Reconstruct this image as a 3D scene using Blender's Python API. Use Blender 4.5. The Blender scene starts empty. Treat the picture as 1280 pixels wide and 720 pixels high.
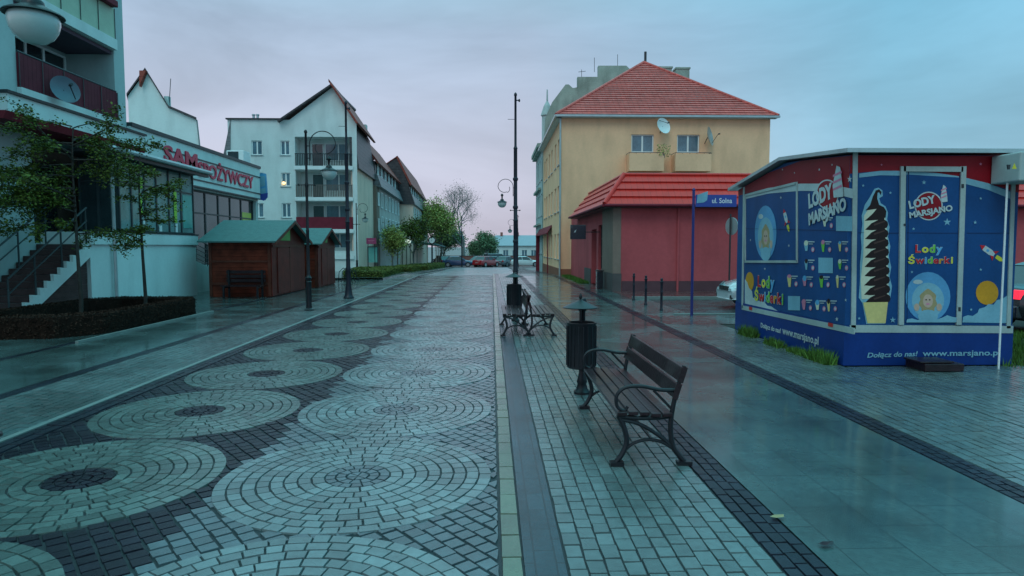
import bpy, math, random
from mathutils import Vector, Matrix, noise
random.seed(7)
R = math.radians
sc = bpy.context.scene
col = sc.collection
U = random.uniform
# ------------------------------------------------------------------ camera
F = 820.0; VX, VY = 615.0, 308.0; H = 1.8
A_P = math.atan((360 - VY) / F); B_Y = math.atan((640 - VX) / F * math.cos(A_P))
cam = bpy.data.objects.new('camera', bpy.data.cameras.new('camera')); col.objects.link(cam)
cam.location = (0, 0, H); cam.rotation_euler = (math.pi / 2 - A_P, 0, -B_Y)
cam.data.sensor_width = 36; cam.data.lens = 36 * F / 1280; cam.data.clip_start = 0.05; cam.data.clip_end = 3000
sc.camera = cam
RM = cam.rotation_euler.to_matrix()
def ray(px, py): return RM @ Vector((px - 640, 360 - py, -F))
def at_x(px, py, X): d = ray(px, py); t = X / d.x; return Vector((X, d.y * t, H + d.z * t))
def at_y(px, py, Y): d = ray(px, py); t = Y / d.y; return Vector((d.x * t, Y, H + d.z * t))
def gz(y):
    if y < 40: return 0.0
    if y < 100: return -(y - 40) * .02
    return -1.2
# ------------------------------------------------------------------ materials
def mat(name, c, rough=.6, var=.12, vs=3.0, bump=0.0, bs=60.0, metal=0.0, spec=.5, stain=0.0, attr=False, coat=0.0, rvar=0.0, emit=None, es=0.0, course=None):
    if spec == .5 and name.startswith(('hut', 'leaf', 'hedge', 'grass', 'green_bit', 'awning', 'balcony', 'stair', 'slate', 'red_tile', 'far_red', 'soil', 'bark')) or 'plaster' in name or 'plinth' in name: spec = .15
    if name in ('iron', 'wood_dark', 'mast_iron', 'dark_metal', 'frame_dark', 'red_metal_tile', 'red_metal_tile_side'): spec = .3
    m = bpy.data.materials.new(name); m.use_nodes = True
    nt = m.node_tree; N = nt.nodes; L = nt.links; b = N['Principled BSDF']
    b.inputs['Roughness'].default_value = rough; b.inputs['Metallic'].default_value = metal
    b.inputs['Specular IOR Level'].default_value = spec; b.inputs['Coat Weight'].default_value = coat; b.inputs['Coat Roughness'].default_value = .20 if name.startswith(('stone', 'far_pav', 'band')) else .11 if name.startswith('slab') else .03
    tc = N.new('ShaderNodeTexCoord')
    def noi(scale, detail=5, sv=(1, 1, 1)):
        mp = N.new('ShaderNodeMapping'); mp.inputs['Scale'].default_value = sv
        L.new(tc.outputs['Object'], mp.inputs[0])
        n = N.new('ShaderNodeTexNoise'); n.inputs['Scale'].default_value = scale; n.inputs['Detail'].default_value = detail
        L.new(mp.outputs[0], n.inputs['Vector']); return n.outputs['Fac']
    def ramp(f, a, bb, lo=.3, hi=.7):
        r = N.new('ShaderNodeMapRange'); r.inputs[1].default_value = lo; r.inputs[2].default_value = hi
        r.inputs[3].default_value = a; r.inputs[4].default_value = bb; L.new(f, r.inputs[0]); return r.outputs[0]
    def mul(cs, f):
        v = N.new('ShaderNodeVectorMath'); v.operation = 'SCALE'; L.new(cs, v.inputs[0]); L.new(f, v.inputs['Scale']); return v.outputs[0]
    base = N.new('ShaderNodeRGB'); base.outputs[0].default_value = (*c, 1); cs = base.outputs[0]
    cs = mul(cs, ramp(noi(vs), 1 - var, 1 + var))
    cs = mul(cs, ramp(noi(vs * 14, 3), 1 - var * .5, 1 + var * .5))
    if stain: cs = mul(cs, ramp(noi(1.3, 6, (1, 1, .3)), 1 - stain, 1.0, .32, .55))
    if attr:
        a = N.new('ShaderNodeAttribute'); a.attribute_name = 'Col'
        mx = N.new('ShaderNodeVectorMath'); mx.operation = 'MULTIPLY'; L.new(cs, mx.inputs[0]); L.new(a.outputs['Color'], mx.inputs[1]); cs = mx.outputs[0]
    hs = None
    if course:
        axis, per, dark = course
        sp = N.new('ShaderNodeSeparateXYZ'); L.new(tc.outputs['Object'], sp.inputs[0])
        mm = N.new('ShaderNodeMath'); mm.operation = 'MULTIPLY'; mm.inputs[1].default_value = 1 / per; L.new(sp.outputs[axis], mm.inputs[0])
        fr = N.new('ShaderNodeMath'); fr.operation = 'FRACT'; L.new(mm.outputs[0], fr.inputs[0])
        cs = mul(cs, ramp(fr.outputs[0], dark, 1.0, .02, .12)); hs = ramp(fr.outputs[0], 0, 1, 0, .15)
    L.new(cs, b.inputs['Base Color'])
    if rvar: L.new(ramp(noi(vs * .7, 4), max(.03, rough - rvar), rough + rvar, .35, .65), b.inputs['Roughness'])
    if bump or hs is not None:
        bp = N.new('ShaderNodeBump'); bp.inputs['Strength'].default_value = max(bump, .25 if hs is not None else 0); bp.inputs['Distance'].default_value = .02
        L.new(hs if hs is not None else noi(bs, 4), bp.inputs['Height']); L.new(bp.outputs[0], b.inputs['Normal'])
    if emit: b.inputs['Emission Color'].default_value = (*emit, 1); b.inputs['Emission Strength'].default_value = es
    return m
M = {}
def dm(k, *a, **kw): M[k] = mat(k, *a, **kw)
dm('white_plaster', (.66, .70, .69), .8, .05, .8, .15, 90, stain=.12)
dm('grey_plaster', (.50, .55, .54), .8, .07, .8, .15, 90, stain=.2)
dm('yellow_plaster', (.93, .53, .32), .82, .06, .6, .12, 90, stain=.13)
dm('beige_plaster', (.80, .56, .46), .82, .08, .6, .12, 90, stain=.08)
dm('brown_plaster', (.24, .17, .14), .82, .1, .6, .12, 90, stain=.18)
dm('pink_plaster', (.47, .088, .098), .8, .10, .5, .15, 90, stain=.16)
dm('green_grey_plaster', (.33, .38, .33), .85, .2, .8, .2, 60, stain=.35)
dm('dark_plinth', (.11, .05, .06), .6, .15, 2, .2, 50)
dm('grey_plinth', (.10, .085, .085), .6, .15, 2, .2, 50)
dm('red_plinth', (.28, .11, .07), .6, .15, 2, .2, 50)
dm('red_tile', (.55, .10, .085), .42, .18, 2.5, course=(0, .30, .62), rvar=.1, attr=True)
dm('red_metal_tile', (.60, .030, .022), .34, .08, 2.5, course=(0, .24, .72))
dm('red_metal_tile_side', (.60, .030, .022), .34, .08, 2.5, course=(1, .24, .72))
dm('far_red_tile', (.28, .06, .045), .5, .2, 2, course=(2, .35, .6))
dm('slate', (.075, .065, .07), .4, .25, 3, course=(2, .34, .35))
dm('slate_light', (.20, .19, .20), .4, .25, 3, course=(2, .34, .35))
dm('green_bitumen', (.066, .145, .14), .5, .12, 6, .35, 120)
dm('green_paint', (.06, .26, .05), .5, .08)
dm('zinc', (.42, .48, .49), .35, .1, 3, metal=.5)
dm('dish_grey', (.10, .13, .17), .4, .1)
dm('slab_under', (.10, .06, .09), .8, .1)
dm('dark_metal', (.035, .035, .04), .38, .2, 4)
dm('iron', (.014, .014, .018), .36, .25, 9, .15, 120, coat=.05)
dm('mast_iron', (.016, .017, .028), .38, .2, 9)
dm('wood_dark', (.024, .011, .014), .3, .4, 7, .3, 40, coat=.15)
dm('hut_wood', (.15, .026, .014), .5, .35, 4, course=(2, .13, .35), stain=.3)
dm('hut_plank', (.13, .016, .012), .45, .3, 3, course=(1, .14, .45), stain=.4)
dm('hut_trim', (.11, .03, .02), .5, .25)
dm('glass_dark', (.025, .035, .04), .06, .3, 1.2, spec=.8)
dm('glass_curtain', (.20, .27, .27), .1, .25, 2.2, spec=.7)
dm('glass_teal', (.16, .40, .36), .1, .1, 1, spec=.6)
dm('glass_brown', (.055, .045, .045), .08, .4, 1.0, spec=.7)
dm('glass_blue', (.10, .17, .22), .08, .3, 1.2, spec=.8)
dm('frame_white', (.75, .77, .77), .5, .04)
dm('frame_dark', (.04, .05, .055), .4, .1)
dm('balcony_red', (.12, .018, .03), .6, .15, 3, course=(1, .16, .6))
dm('balcony_red_f', (.17, .02, .035), .6, .15, 3)
dm('balcony_slat', (.16, .13, .12), .6, .15, 3)
dm('balcony_glass', (.42, .50, .38), .3, .1, 1.5)
dm('awning_red', (.18, .02, .03), .7, .15)
dm('sign_red', (.62, .025, .07), .4, .06)
dm('tower_plaster', (.44, .50, .50), .8, .05, .8, .15, 90, stain=.15)
dm('row_plaster', (.50, .44, .42), .8, .08, .8, .15, 90, stain=.15)
dm('bark_hazed', (.17, .18, .18), .8, .2, 3)  # bark lightened: distance haze is painted into its colour
dm('box_grey', (.36, .42, .41), .5, .08)
dm('lamp_globe', (.45, .52, .51), .22, .04, coat=.5)
dm('asphalt', (.04, .042, .046), .25, .25, 2, .35, 160, rvar=.15)
dm('stair_tile', (.085, .05, .05), .35, .2, 4)
dm('hedge_brown', (.032, .016, .011), .9, .3, 9, attr=True)
dm('hedge_green', (.085, .10, .025), .8, .3, 9, attr=True)
dm('leaf', (.080, .105, .018), .55, .25, 5, attr=True)
dm('leaf_lime', (.26, .29, .08), .55, .25, 5, attr=True)  # lime leaves, saturation lowered so the colour itself carries some haze
dm('leaf_hazed', (.15, .22, .12), .6, .25, 2, attr=True)  # far foliage dulled in its base colour to imitate haze
dm('leaf_grey', (.12, .15, .12), .6, .25, 2, attr=True)
dm('bark', (.055, .045, .04), .8, .25, 12, .5, 40)
dm('grass_blade', (.075, .16, .03), .6, .25, 4, attr=True)
dm('soil', (.035, .03, .025), .7, .3, 6, .5, 40)
dm('terrain', (.10, .11, .10), .45, .2, .3, .2, 30)
dm('joint', (.011, .016, .020), .45, .3, 6, .4, 90)
# stones: wet
dm('stone_light', (.150, .185, .190), .24, .26, 1.1, .25, 130, attr=True, rvar=.12, coat=.5)
dm('stone_green', (.092, .126, .116), .24, .26, 1.1, .25, 130, attr=True, rvar=.12, coat=.5)
dm('stone_mid', (.070, .096, .108), .24, .26, 1.1, .25, 130, attr=True, rvar=.12, coat=.5)
dm('stone_purple', (.013, .011, .019), .24, .3, 2.0, .25, 130, attr=True, rvar=.1, coat=.08, spec=.25)
dm('stone_dark', (.018, .020, .030), .24, .26, 1.1, .2, 130, attr=True, rvar=.12, coat=.08, spec=.25)
dm('stone_walk', (.100, .130, .130), .24, .26, 1.1, .2, 130, attr=True, rvar=.13, coat=.5)
dm('stone_yellow', (.115, .13, .085), .24, .15, 2, .2, 130, attr=True, rvar=.1, coat=.5)
dm('stone_red', (.13, .05, .05), .24, .15, 2, .2, 130, attr=True, rvar=.1, coat=.5)
dm('concrete_kerb', (.17, .20, .19), .45, .12, 3, .2, 100)
def slab_mat(name, c, bw, bh, rough, rv):
    m = mat(name, c, rough, .24, 1.3, .22, 110, rvar=rv, coat=.1 if name == 'band_smooth' else .5, stain=.3); nt = m.node_tree; N = nt.nodes; L = nt.links
    b = N['Principled BSDF']; src = b.inputs['Base Color'].links[0].from_socket
    tc = N.new('ShaderNodeTexCoord'); br = N.new('ShaderNodeTexBrick')
    br.inputs['Scale'].default_value = 1; br.inputs['Brick Width'].default_value = bw; br.inputs['Row Height'].default_value = bh
    br.inputs['Mortar Size'].default_value = .006; br.inputs['Color1'].default_value = (.82, .82, .82, 1); br.inputs['Color2'].default_value = (1.12, 1.12, 1.12, 1); br.inputs['Mortar'].default_value = (.5, .5, .5, 1)
    mp = N.new('ShaderNodeMapping'); mp.inputs['Rotation'].default_value = (0, 0, math.pi / 2); L.new(tc.outputs['Object'], mp.inputs[0]); L.new(mp.outputs[0], br.inputs['Vector'])
    mx = N.new('ShaderNodeVectorMath'); mx.operation = 'MULTIPLY'; L.new(src, mx.inputs[0]); L.new(br.outputs['Color'], mx.inputs[1]); L.new(mx.outputs[0], b.inputs['Base Color'])
    M[name] = m
slab_mat('slab_right', (.05, .084, .084), .62, .41, .22, .14)
slab_mat('slab_left', (.066, .10, .098), .62, .41, .20, .12)
slab_mat('far_paving', (.17, .22, .24), .35, .18, .34, .12)
slab_mat('band_smooth', (.022, .050, .066), .3, .12, .15, .08)
# kiosk colours
for k, c in dict(k_blue=(.008, .062, .20), k_blue_low=(.006, .036, .19), k_red=(.26, .006, .014), k_white=(.46, .52, .53), k_frame=(.36, .42, .41),
                 k_cyan=(.20, .40, .50), k_choc=(.022, .010, .010), k_brown=(.07, .035, .03), k_cream=(.60, .60, .46), k_cone=(.66, .52, .20), k_orange=(.62, .28, .02),
                 k_yellow=(.65, .58, .05), k_green=(.16, .45, .06), k_lred=(.55, .02, .03), k_lblue=(.1, .35, .6), k_sky=(.10, .30, .52), k_hair=(.35, .27, .14),
                 k_skin=(.52, .36, .28), k_pink=(.6, .2, .3), k_rednose=(.6, .04, .03), k_line=(.012, .03, .10)).items():
    dm(k, c, .45, .12, 2.0, spec=.22, stain=.22)
dm('sign_blue', (.03, .06, .30), .35, .06)
dm('post_blue', (.02, .024, .16), .4, .1)
dm('white_paint', (.72, .74, .74), .4, .05)
dm('magenta', (.30, .03, .10), .5, .08)
dm('poster_lime', (.30, .55, .04), .4, .05)
dm('poster_yellow', (.55, .52, .08), .4, .08)
dm('brick_far', (.28, .10, .08), .8, .15, 3, .2, 30)
dm('roof_far', (.26, .28, .32), .5, .1)
dm('lit_sign', (.8, .9, .8), .5, .02, emit=(.85, 1, .85), es=.9)
dm('lit_bulb', (.9, .6, .3), .5, .02, emit=(1, .6, .25), es=2.5)
dm('tail_lit', (.7, .02, .03), .3, .02, emit=(1, .02, .05), es=1.6)
dm('lamp_lens', (.65, .70, .72), .1, .02, coat=1)
dm('tyre', (.015, .015, .016), .7, .1)
dm('rim', (.38, .40, .42), .3, .1, metal=.8)
for k, c in dict(car_silver=(.50, .54, .56), car_blue=(.02, .045, .12), car_red=(.35, .015, .02), car_green=(.02, .05, .05), car_grey=(.10, .11, .13), car_white=(.6, .63, .64), car_black=(.015, .018, .025)).items():
    dm(k, c, .25, .03, coat=.8)
# ------------------------------------------------------------------ mesh builder
class MB:
    def __init__(s): s.v = []; s.f = []; s.c = []; s.m = []; s.cc = 1.0; s.mi = 0
    def add(s, vs, fs):
        o = len(s.v); s.v += [tuple(p) for p in vs]
        for f in fs: s.f.append(tuple(i + o for i in f)); s.c.append(s.cc); s.m.append(s.mi)
        return s
    def quad(s, a, b, c, d): return s.add([a, b, c, d], [(0, 1, 2, 3)])
    def poly(s, pts): return s.add(pts, [tuple(range(len(pts)))])
    def box(s, x0, x1, y0, y1, z0, z1):
        if x0 > x1: x0, x1 = x1, x0
        if y0 > y1: y0, y1 = y1, y0
        if z0 > z1: z0, z1 = z1, z0
        return s.add([(x0, y0, z0), (x1, y0, z0), (x1, y1, z0), (x0, y1, z0), (x0, y0, z1), (x1, y0, z1), (x1, y1, z1), (x0, y1, z1)],
                     [(0, 3, 2, 1), (4, 5, 6, 7), (0, 1, 5, 4), (1, 2, 6, 5), (2, 3, 7, 6), (3, 0, 4, 7)])
    def prism(s, pts, ext):
        n = len(pts); e = Vector(ext); a = [Vector(p) for p in pts]; b = [p + e for p in a]
        fs = [tuple(range(n)), tuple(range(2 * n - 1, n - 1, -1))] + [(i, (i + 1) % n, n + (i + 1) % n, n + i) for i in range(n)]
        return s.add(a + b, fs)
    def tube(s, path, r, n=8, cap=True):
        P = [Vector(p) for p in path]; rs = r if isinstance(r, (list, tuple)) else [r] * len(P)
        vs = []; fs = []; u = None
        for i, p in enumerate(P):
            t = (P[min(i + 1, len(P) - 1)] - P[max(i - 1, 0)]).normalized()
            if u is None: u = t.orthogonal().normalized()
            else:
                u = u - t * u.dot(t)
                u = u.normalized() if u.length > 1e-6 else t.orthogonal().normalized()
            w = t.cross(u)
            for k in range(n):
                a = 2 * math.pi * k / n; vs.append(p + (u * math.cos(a) + w * math.sin(a)) * rs[i])
        for i in range(len(P) - 1):
            for k in range(n):
                fs.append((i * n + k, i * n + (k + 1) % n, (i + 1) * n + (k + 1) % n, (i + 1) * n + k))
        if cap: fs.append(tuple(range(n - 1, -1, -1))); fs.append(tuple((len(P) - 1) * n + k for k in range(n)))
        return s.add(vs, fs)
    def lathe(s, prof, c=(0, 0, 0), n=16, sq=(1, 1)):
        vs = []; fs = []
        for r, z in prof:
            for k in range(n):
                a = 2 * math.pi * k / n; vs.append((c[0] + r * math.cos(a) * sq[0], c[1] + r * math.sin(a) * sq[1], c[2] + z))
        for i in range(len(prof) - 1):
            for k in range(n): fs.append((i * n + k, i * n + (k + 1) % n, (i + 1) * n + (k + 1) % n, (i + 1) * n + k))
        fs.append(tuple(range(n - 1, -1, -1))); fs.append(tuple((len(prof) - 1) * n + k for k in range(n)))
        return s.add(vs, fs)
    def build(s, name, m, parent=None, smooth=False, bevel=0):
        me = bpy.data.meshes.new(name); off = Vector((0, 0, 0)); p = parent
        while p is not None: off += Vector(p.location); p = p.parent
        me.from_pydata([tuple(Vector(v) - off) for v in s.v], [], s.f)
        ms = m if isinstance(m, list) else [m]
        for x in ms: me.materials.append(M[x] if isinstance(x, str) else x)
        if len(ms) > 1: me.polygons.foreach_set('material_index', s.m)
        if any(not isinstance(x, float) or x != 1.0 for x in s.c) or True:
            at = me.color_attributes.new('Col', 'FLOAT_COLOR', 'CORNER'); arr = []
            for pl, c in zip(me.polygons, s.c):
                c3 = (c, c, c) if isinstance(c, (int, float)) else c
                arr += [*c3, 1.0] * pl.loop_total
            at.data.foreach_set('color', arr)
        if smooth:
            me.polygons.foreach_set('use_smooth', [True] * len(me.polygons))
            try: me.set_sharp_from_angle(angle=R(40))
            except Exception: pass
        me.update(); me.validate()
        o = bpy.data.objects.new(name, me); col.objects.link(o); o.parent = parent
        if bevel:
            b = o.modifiers.new('bevel', 'BEVEL'); b.width = bevel; b.segments = 2; b.limit_method = 'ANGLE'
        return o
def tag(o, label=None, cat=None, group=None, kind=None):
    if label: o['label'] = label
    if cat: o['category'] = cat
    if group: o['group'] = group
    if kind: o['kind'] = kind
    return o
def thing(name, label, cat, loc=(0, 0, 0), group=None):
    o = bpy.data.objects.new(name, None); col.objects.link(o); o.location = loc; o.empty_display_size = .3
    return tag(o, label, cat, group)
def struct(o): o['kind'] = 'structure'; return o
def copy_tree(o, parent=None):
    c = o.copy(); col.objects.link(c); c.parent = parent
    for ch in [x for x in bpy.data.objects if x.parent == o]: copy_tree(ch, c)
    return c
def place(o, loc, rz=0): o.location = loc; o.rotation_euler = (0, 0, rz); return o
def wall_mb(mb, o, u, n, W, Ht, holes, depth=.2, z0=0):
    """wall plane from o along u (W) and up (Ht), outward normal n; holes (u0,u1,v0,v1) get reveals going inward"""
    o = Vector(o); u = Vector(u); n = Vector(n); w = Vector((0, 0, 1))
    us = sorted({0, W, *[h[0] for h in holes], *[h[1] for h in holes]}); vs = sorted({z0, Ht, *[h[2] for h in holes], *[h[3] for h in holes]})
    us = [x for x in us if 0 <= x <= W]; vs = [x for x in vs if z0 <= x <= Ht]
    P = lambda a, b, d=0: o + u * a + w * b - n * d
    for i in range(len(us) - 1):
        for j in range(len(vs) - 1):
            a, b = (us[i] + us[i + 1]) / 2, (vs[j] + vs[j + 1]) / 2
            if any(h[0] < a < h[1] and h[2] < b < h[3] for h in holes): continue
            mb.quad(P(us[i], vs[j]), P(us[i + 1], vs[j]), P(us[i + 1], vs[j + 1]), P(us[i], vs[j + 1]))
    for h in holes:
        a, b, c, d = h[:4]; dp = h[4] if len(h) > 4 else depth
        q = [(a, c), (b, c), (b, d), (a, d)]
        for k in range(4):
            p0, p1 = q[k], q[(k + 1) % 4]; mb.quad(P(*p0), P(*p1), P(*p1, dp), P(*p0, dp))
    return mb
def window(parent, o, u, n, a, b, c, d, depth=.16, pane='glass_dark', fr='frame_white', fw=.07, mull=(.5,), bars=(), sill=True, name='window'):
    o = Vector(o); u = Vector(u); n = Vector(n); w = Vector((0, 0, 1))
    def bx(mb, a0, a1, c0, c1, d0, d1):
        P = [o + u * x + w * z - n * y for x, y, z in [(a0, d0, c0), (a1, d0, c0), (a1, d1, c0), (a0, d1, c0), (a0, d0, c1), (a1, d0, c1), (a1, d1, c1), (a0, d1, c1)]]
        mb.add(P, [(0, 3, 2, 1), (4, 5, 6, 7), (0, 1, 5, 4), (1, 2, 6, 5), (2, 3, 7, 6), (3, 0, 4, 7)])
    f = MB(); d0, d1 = depth - .07, depth
    bx(f, a, a + fw, c, d, d0, d1); bx(f, b - fw, b, c, d, d0, d1); bx(f, a + fw, b - fw, c, c + fw, d0, d1); bx(f, a + fw, b - fw, d - fw, d, d0, d1)
    for t in mull: x = a + (b - a) * t; bx(f, x - fw * .7, x + fw * .7, c + fw, d - fw, d0 + .005, d1)
    for t in bars: z = c + (d - c) * t; bx(f, a + fw, b - fw, z - fw * .4, z + fw * .4, d0 + .008, d1)
    fo = f.build(name, fr, parent)
    p = MB(); bx(p, a + fw * .5, b - fw * .5, c + fw * .5, d - fw * .5, depth - .03, depth - .02); p.build('pane', pane, fo)
    if sill:
        s = MB(); bx(s, a - .06, b + .06, c - .05, c - .004, -.07, depth - .01); s.build('sill', 'zinc', fo)
    return fo
def slope(mb, bl, br, tr, tl, n, lift=.03, mi=0, jit=.12):
    bl, br, tr, tl = map(Vector, (bl, br, tr, tl)); nn = (br - bl).cross(tl - bl).normalized()
    for k in range(n):
        t0, t1 = k / n, (k + 1) / n; l = nn * lift
        a, b = bl.lerp(tl, t0), br.lerp(tr, t0); c, d = br.lerp(tr, t1), bl.lerp(tl, t1)
        mb.cc = 1 + U(-jit, jit); mb.quad(a + l, b + l, c, d); mb.cc = .6; mb.quad(a, b, b + l, a + l)
    mb.cc = 1.0
# ------------------------------------------------------------------ ground
def ysteps(y0, y1):
    s = [y0]
    for t in (40, 55, 70, 85, 100):
        if y0 < t < y1: s.append(t)
    return s + [y1]
def sheet(name, x0, x1, y0, y1, z, m):
    mb = MB(); ys = ysteps(y0, y1)
    for a, b in zip(ys, ys[1:]): mb.quad((x0, a, gz(a) + z), (x1, a, gz(a) + z), (x1, b, gz(b) + z), (x0, b, gz(b) + z))
    return struct(mb.build(name, m))
g = MB()
for a, b in ((-60, 40), (40, 55), (55, 70), (70, 85), (85, 100), (100, 400), (400, 2500)):
    g.quad((-1500, a, gz(a) - .03), (1500, a, gz(a) - .03), (1500, b, gz(b) - .03), (-1500, b, gz(b) - .03))
struct(g.build('ground', 'terrain'))
sheet('paving_joints', -5.75, 8.4, -2, 46, 0, 'joint')
def sett(mb, pts, z, h=.014, inset=.004, c=None):
    cx = sum(p[0] for p in pts) / 4; cy = sum(p[1] for p in pts) / 4
    zb = gz(cy) + z; tx, ty = U(-.012, .012), U(-.012, .012); dz = U(-.002, .002)
    top = []; bot = []
    for x, y in pts:
        dx, dy = cx - x, cy - y; l = math.hypot(dx, dy) or 1
        top.append((x + dx / l * inset, y + dy / l * inset, zb + h + dz + (x - cx) * tx + (y - cy) * ty)); bot.append((x, y, zb - .002))
    mb.cc = c if c is not None else U(.78, 1.2)
    mb.add(bot + top, [(4, 5, 6, 7), (0, 1, 5, 4), (1, 2, 6, 5), (2, 3, 7, 6), (3, 0, 4, 7)])
def sett_field(mb, x0, x1, y0, y1, w, l, gap=.009, skip=None, along_y=True, stag=True, jit=.004, pick=None):
    nx = max(1, round((x1 - x0) / w)); w = (x1 - x0) / nx
    for i in range(nx):
        y = y0 - (U(0, l) if stag else 0)
        while y < y1:
            ll = l * U(.85, 1.15); a, b = max(y, y0), min(y + ll, y1)
            if b - a > .03:
                xa, xb = x0 + i * w + gap / 2, x0 + (i + 1) * w - gap / 2; cx, cy = (xa + xb) / 2, (a + b) / 2
                if not (skip and skip(cx, cy)):
                    t = pick(cx, cy) if pick else mb
                    j = lambda: U(-jit, jit)
                    sett(t, [(xa + j(), a + gap / 2 + j()), (xb + j(), a + gap / 2 + j()), (xb + j(), b - gap / 2 + j()), (xa + j(), b - gap / 2 + j())], 0)
            y += ll
CXR, CXL, CR = -1.05, -3.18, 1.05
rows = [5.05 + 2.1 * k for k in range(-3, 17)]
light, green, mid, purp, darkc = MB(), MB(), MB(), MB(), MB()
def ring_setts(cx, cy, body, core, far):
    nr = 8; r0 = .25; dr = (CR - .005 - r0) / nr * 1.0
    core_r = [0.0, .09, .17, .25]
    for k in range(3):
        ra, rb = core_r[k], core_r[k + 1]; n = max(5, round(2 * math.pi * rb / .10)); ph = U(0, 6)
        for i in range(n):
            a0, a1 = ph + 2 * math.pi * i / n, ph + 2 * math.pi * (i + 1) / n; ga = .005 / rb
            pts = [(cx + r * math.cos(a), cy + r * math.sin(a)) for r, a in ((ra + .004, a0 + ga), (rb - .004, a0 + ga), (rb - .004, a1 - ga), (ra + .004, a1 - ga))]
            sett(core, pts, 0)
    for k in range(nr):
        ra, rb = r0 + k * dr, r0 + (k + 1) * dr; rm = (ra + rb) / 2; n = round(2 * math.pi * rm / .125); ph = U(0, 6)
        da = 2 * math.pi / n; cuts = [ph + da * (i + U(-.12, .12)) for i in range(n)]; cuts.append(cuts[0] + 2 * math.pi)
        for i in range(n):
            ga = U(.002, .006) / rm; a0, a1 = cuts[i] + ga, cuts[i + 1] - ga; am = (a0 + a1) / 2
            g1, g2, g3, g4 = (U(.002, .008) for _ in range(4)); pts = [(cx + r * math.cos(a), cy + r * math.sin(a)) for r, a in ((ra + g1, a0), (rb - g2, a0), (rb - g3, a1), (ra + g4, a1))]
            sett(body, pts, 0, c=U(.66, 1.25))
for cy in rows:
    ring_setts(CXR, cy, light, mid, False); ring_setts(CXL, cy, green, purp, False)
def inside(x, y):
    for cx in (CXR, CXL):
        for cy in rows:
            if (x - cx) ** 2 + (y - cy) ** 2 < (CR + .035) ** 2: return True
    return False
def bgpick(x, y):
    if x > -2.0 + U(-.12, .12): return mid
    return purp if U(0, 1) < .93 else darkc
RA = R(38); ca, sa = math.cos(RA), math.sin(RA); yb_ = -1.0
while yb_ < 40.4:
    pass; break
iu = -60
for iu in range(-10, 300):
    for iv in range(-300, 60):
        u, v = iu * .116 + U(-.006, .006), iv * .112; v += (iu % 2) * .056
        if not (-4.30 < u * ca + v * sa < .08 and -1 < u * sa * 1.0 - v * ca < 40.4): continue
        x, y = u * ca + v * sa, u * sa - v * ca
        if any((x - cx) ** 2 + (y - (5.05 + 2.1 * round((y - 5.05) / 2.1))) ** 2 < (CR - .03) ** 2 for cx in (CXR, CXL)): continue
        w1, w2 = .052 + U(-.003, .003), .050 + U(-.003, .003)
        pts = [(max(-4.255, min(.035, x + du * ca * w1 + dv * sa * w2)), y + du * sa * w1 - dv * ca * w2) for du, dv in ((-1, 1), (1, 1), (1, -1), (-1, -1))]
        sett(bgpick(x, y), pts, -.004)
for mb, nm, mt in ((light, 'light_sett_circles', 'stone_light'), (green, 'grey_sett_circles', 'stone_green'), (mid, 'grey_setts', 'stone_mid'), (purp, 'dark_setts', 'stone_purple')):
    struct(mb.build(nm, mt))
struct(darkc.build('charcoal_setts', 'stone_dark'))
def field(name, m, *a, **k): mb = MB(); sett_field(mb, *a, **k); return struct(mb.build(name, m))
field('yellow_slab_strip', 'stone_yellow', .05, .17, -1, 46, .12, .3)
sheet('smooth_paver_band', .18, .41, -2, 46, .012, 'band_smooth')
field('walk_setts', 'stone_walk', .42, 1.6, -1, 46, .105, .15)
field('dark_band_right', 'stone_dark', 1.61, 1.87, -1, 60, .087, .15)
sheet('slab_lane_right', 1.88, 3.69, -2, 90, .012, 'slab_right')
field('dark_strip_right', 'stone_dark', 3.70, 3.95, -1, 60, .083, .12)
field('kiosk_pavement', 'stone_walk', 3.96, 5.24, 1, 22, .10, .2)
field('kiosk_front_pavement', 'stone_walk', 5.26, 8.4, 2.5, 9.52, .10, .2)
sheet('far_promenade', -4.6, 3.69, 46, 200, .012, 'far_paving')
sheet('promenade_edge', -4.25, .04, 40.5, 46, .012, 'far_paving')
sheet('verge_pavement_right', 3.96, 4.75, 22, 60, .012, 'slab_right')
field('dark_band_left', 'stone_dark', -4.48, -4.27, -1, 60, .105, .15)
k = MB(); k.box(-4.56, -4.49, -2, 40, -.02, .02); k.add([(-4.56, 40, .02), (-4.49, 40, .02), (-4.49, 90, gz(90) + .02), (-4.56, 90, gz(90) + .02)], [(0, 1, 2, 3)]); struct(k.build('light_kerb_line', 'concrete_kerb'))
field('left_setts', 'stone_walk', -5.75, -4.57, 2, 46, .105, .14)
sheet('dark_line_left', -5.95, -5.76, -2, 60, .012, 'stone_dark')
sheet('slab_lane_left', -7.70, -5.96, -2, 60, .012, 'slab_left')
sheet('dark_line_outer', -7.85, -7.71, -2, 60, .012, 'stone_dark')
sheet('slab_forecourt', -14, -7.86, -2, 60, .012, 'slab_left')
sheet('car_park', -40, 40, 80, 104, .016, 'asphalt')
# side street (to the right, past the kiosk)
sheet('side_street', 4.9, 60, 17.1, 22.0, .004, 'asphalt')
k = MB(); k.box(4.76, 60, 22.0, 22.14, -.02, .1); k.box(4.76, 60, 16.95, 17.09, -.02, .04); struct(k.build('side_street_kerb', 'concrete_kerb'))
field('red_paver_pavement', 'stone_red', 4.77, 9.5, 22.15, 26.0, .2, .1)
sheet('red_paver_pavement', 9.5, 26, 22.15, 26.0, .012, 'stone_red')
sheet('kiosk_lot', 5.25, 30, 9.6, 16.9, .004, 'soil')
sheet('slab_by_street_sign', 4.0, 6.6, 14.9, 16.9, .015, 'slab_right')
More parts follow.
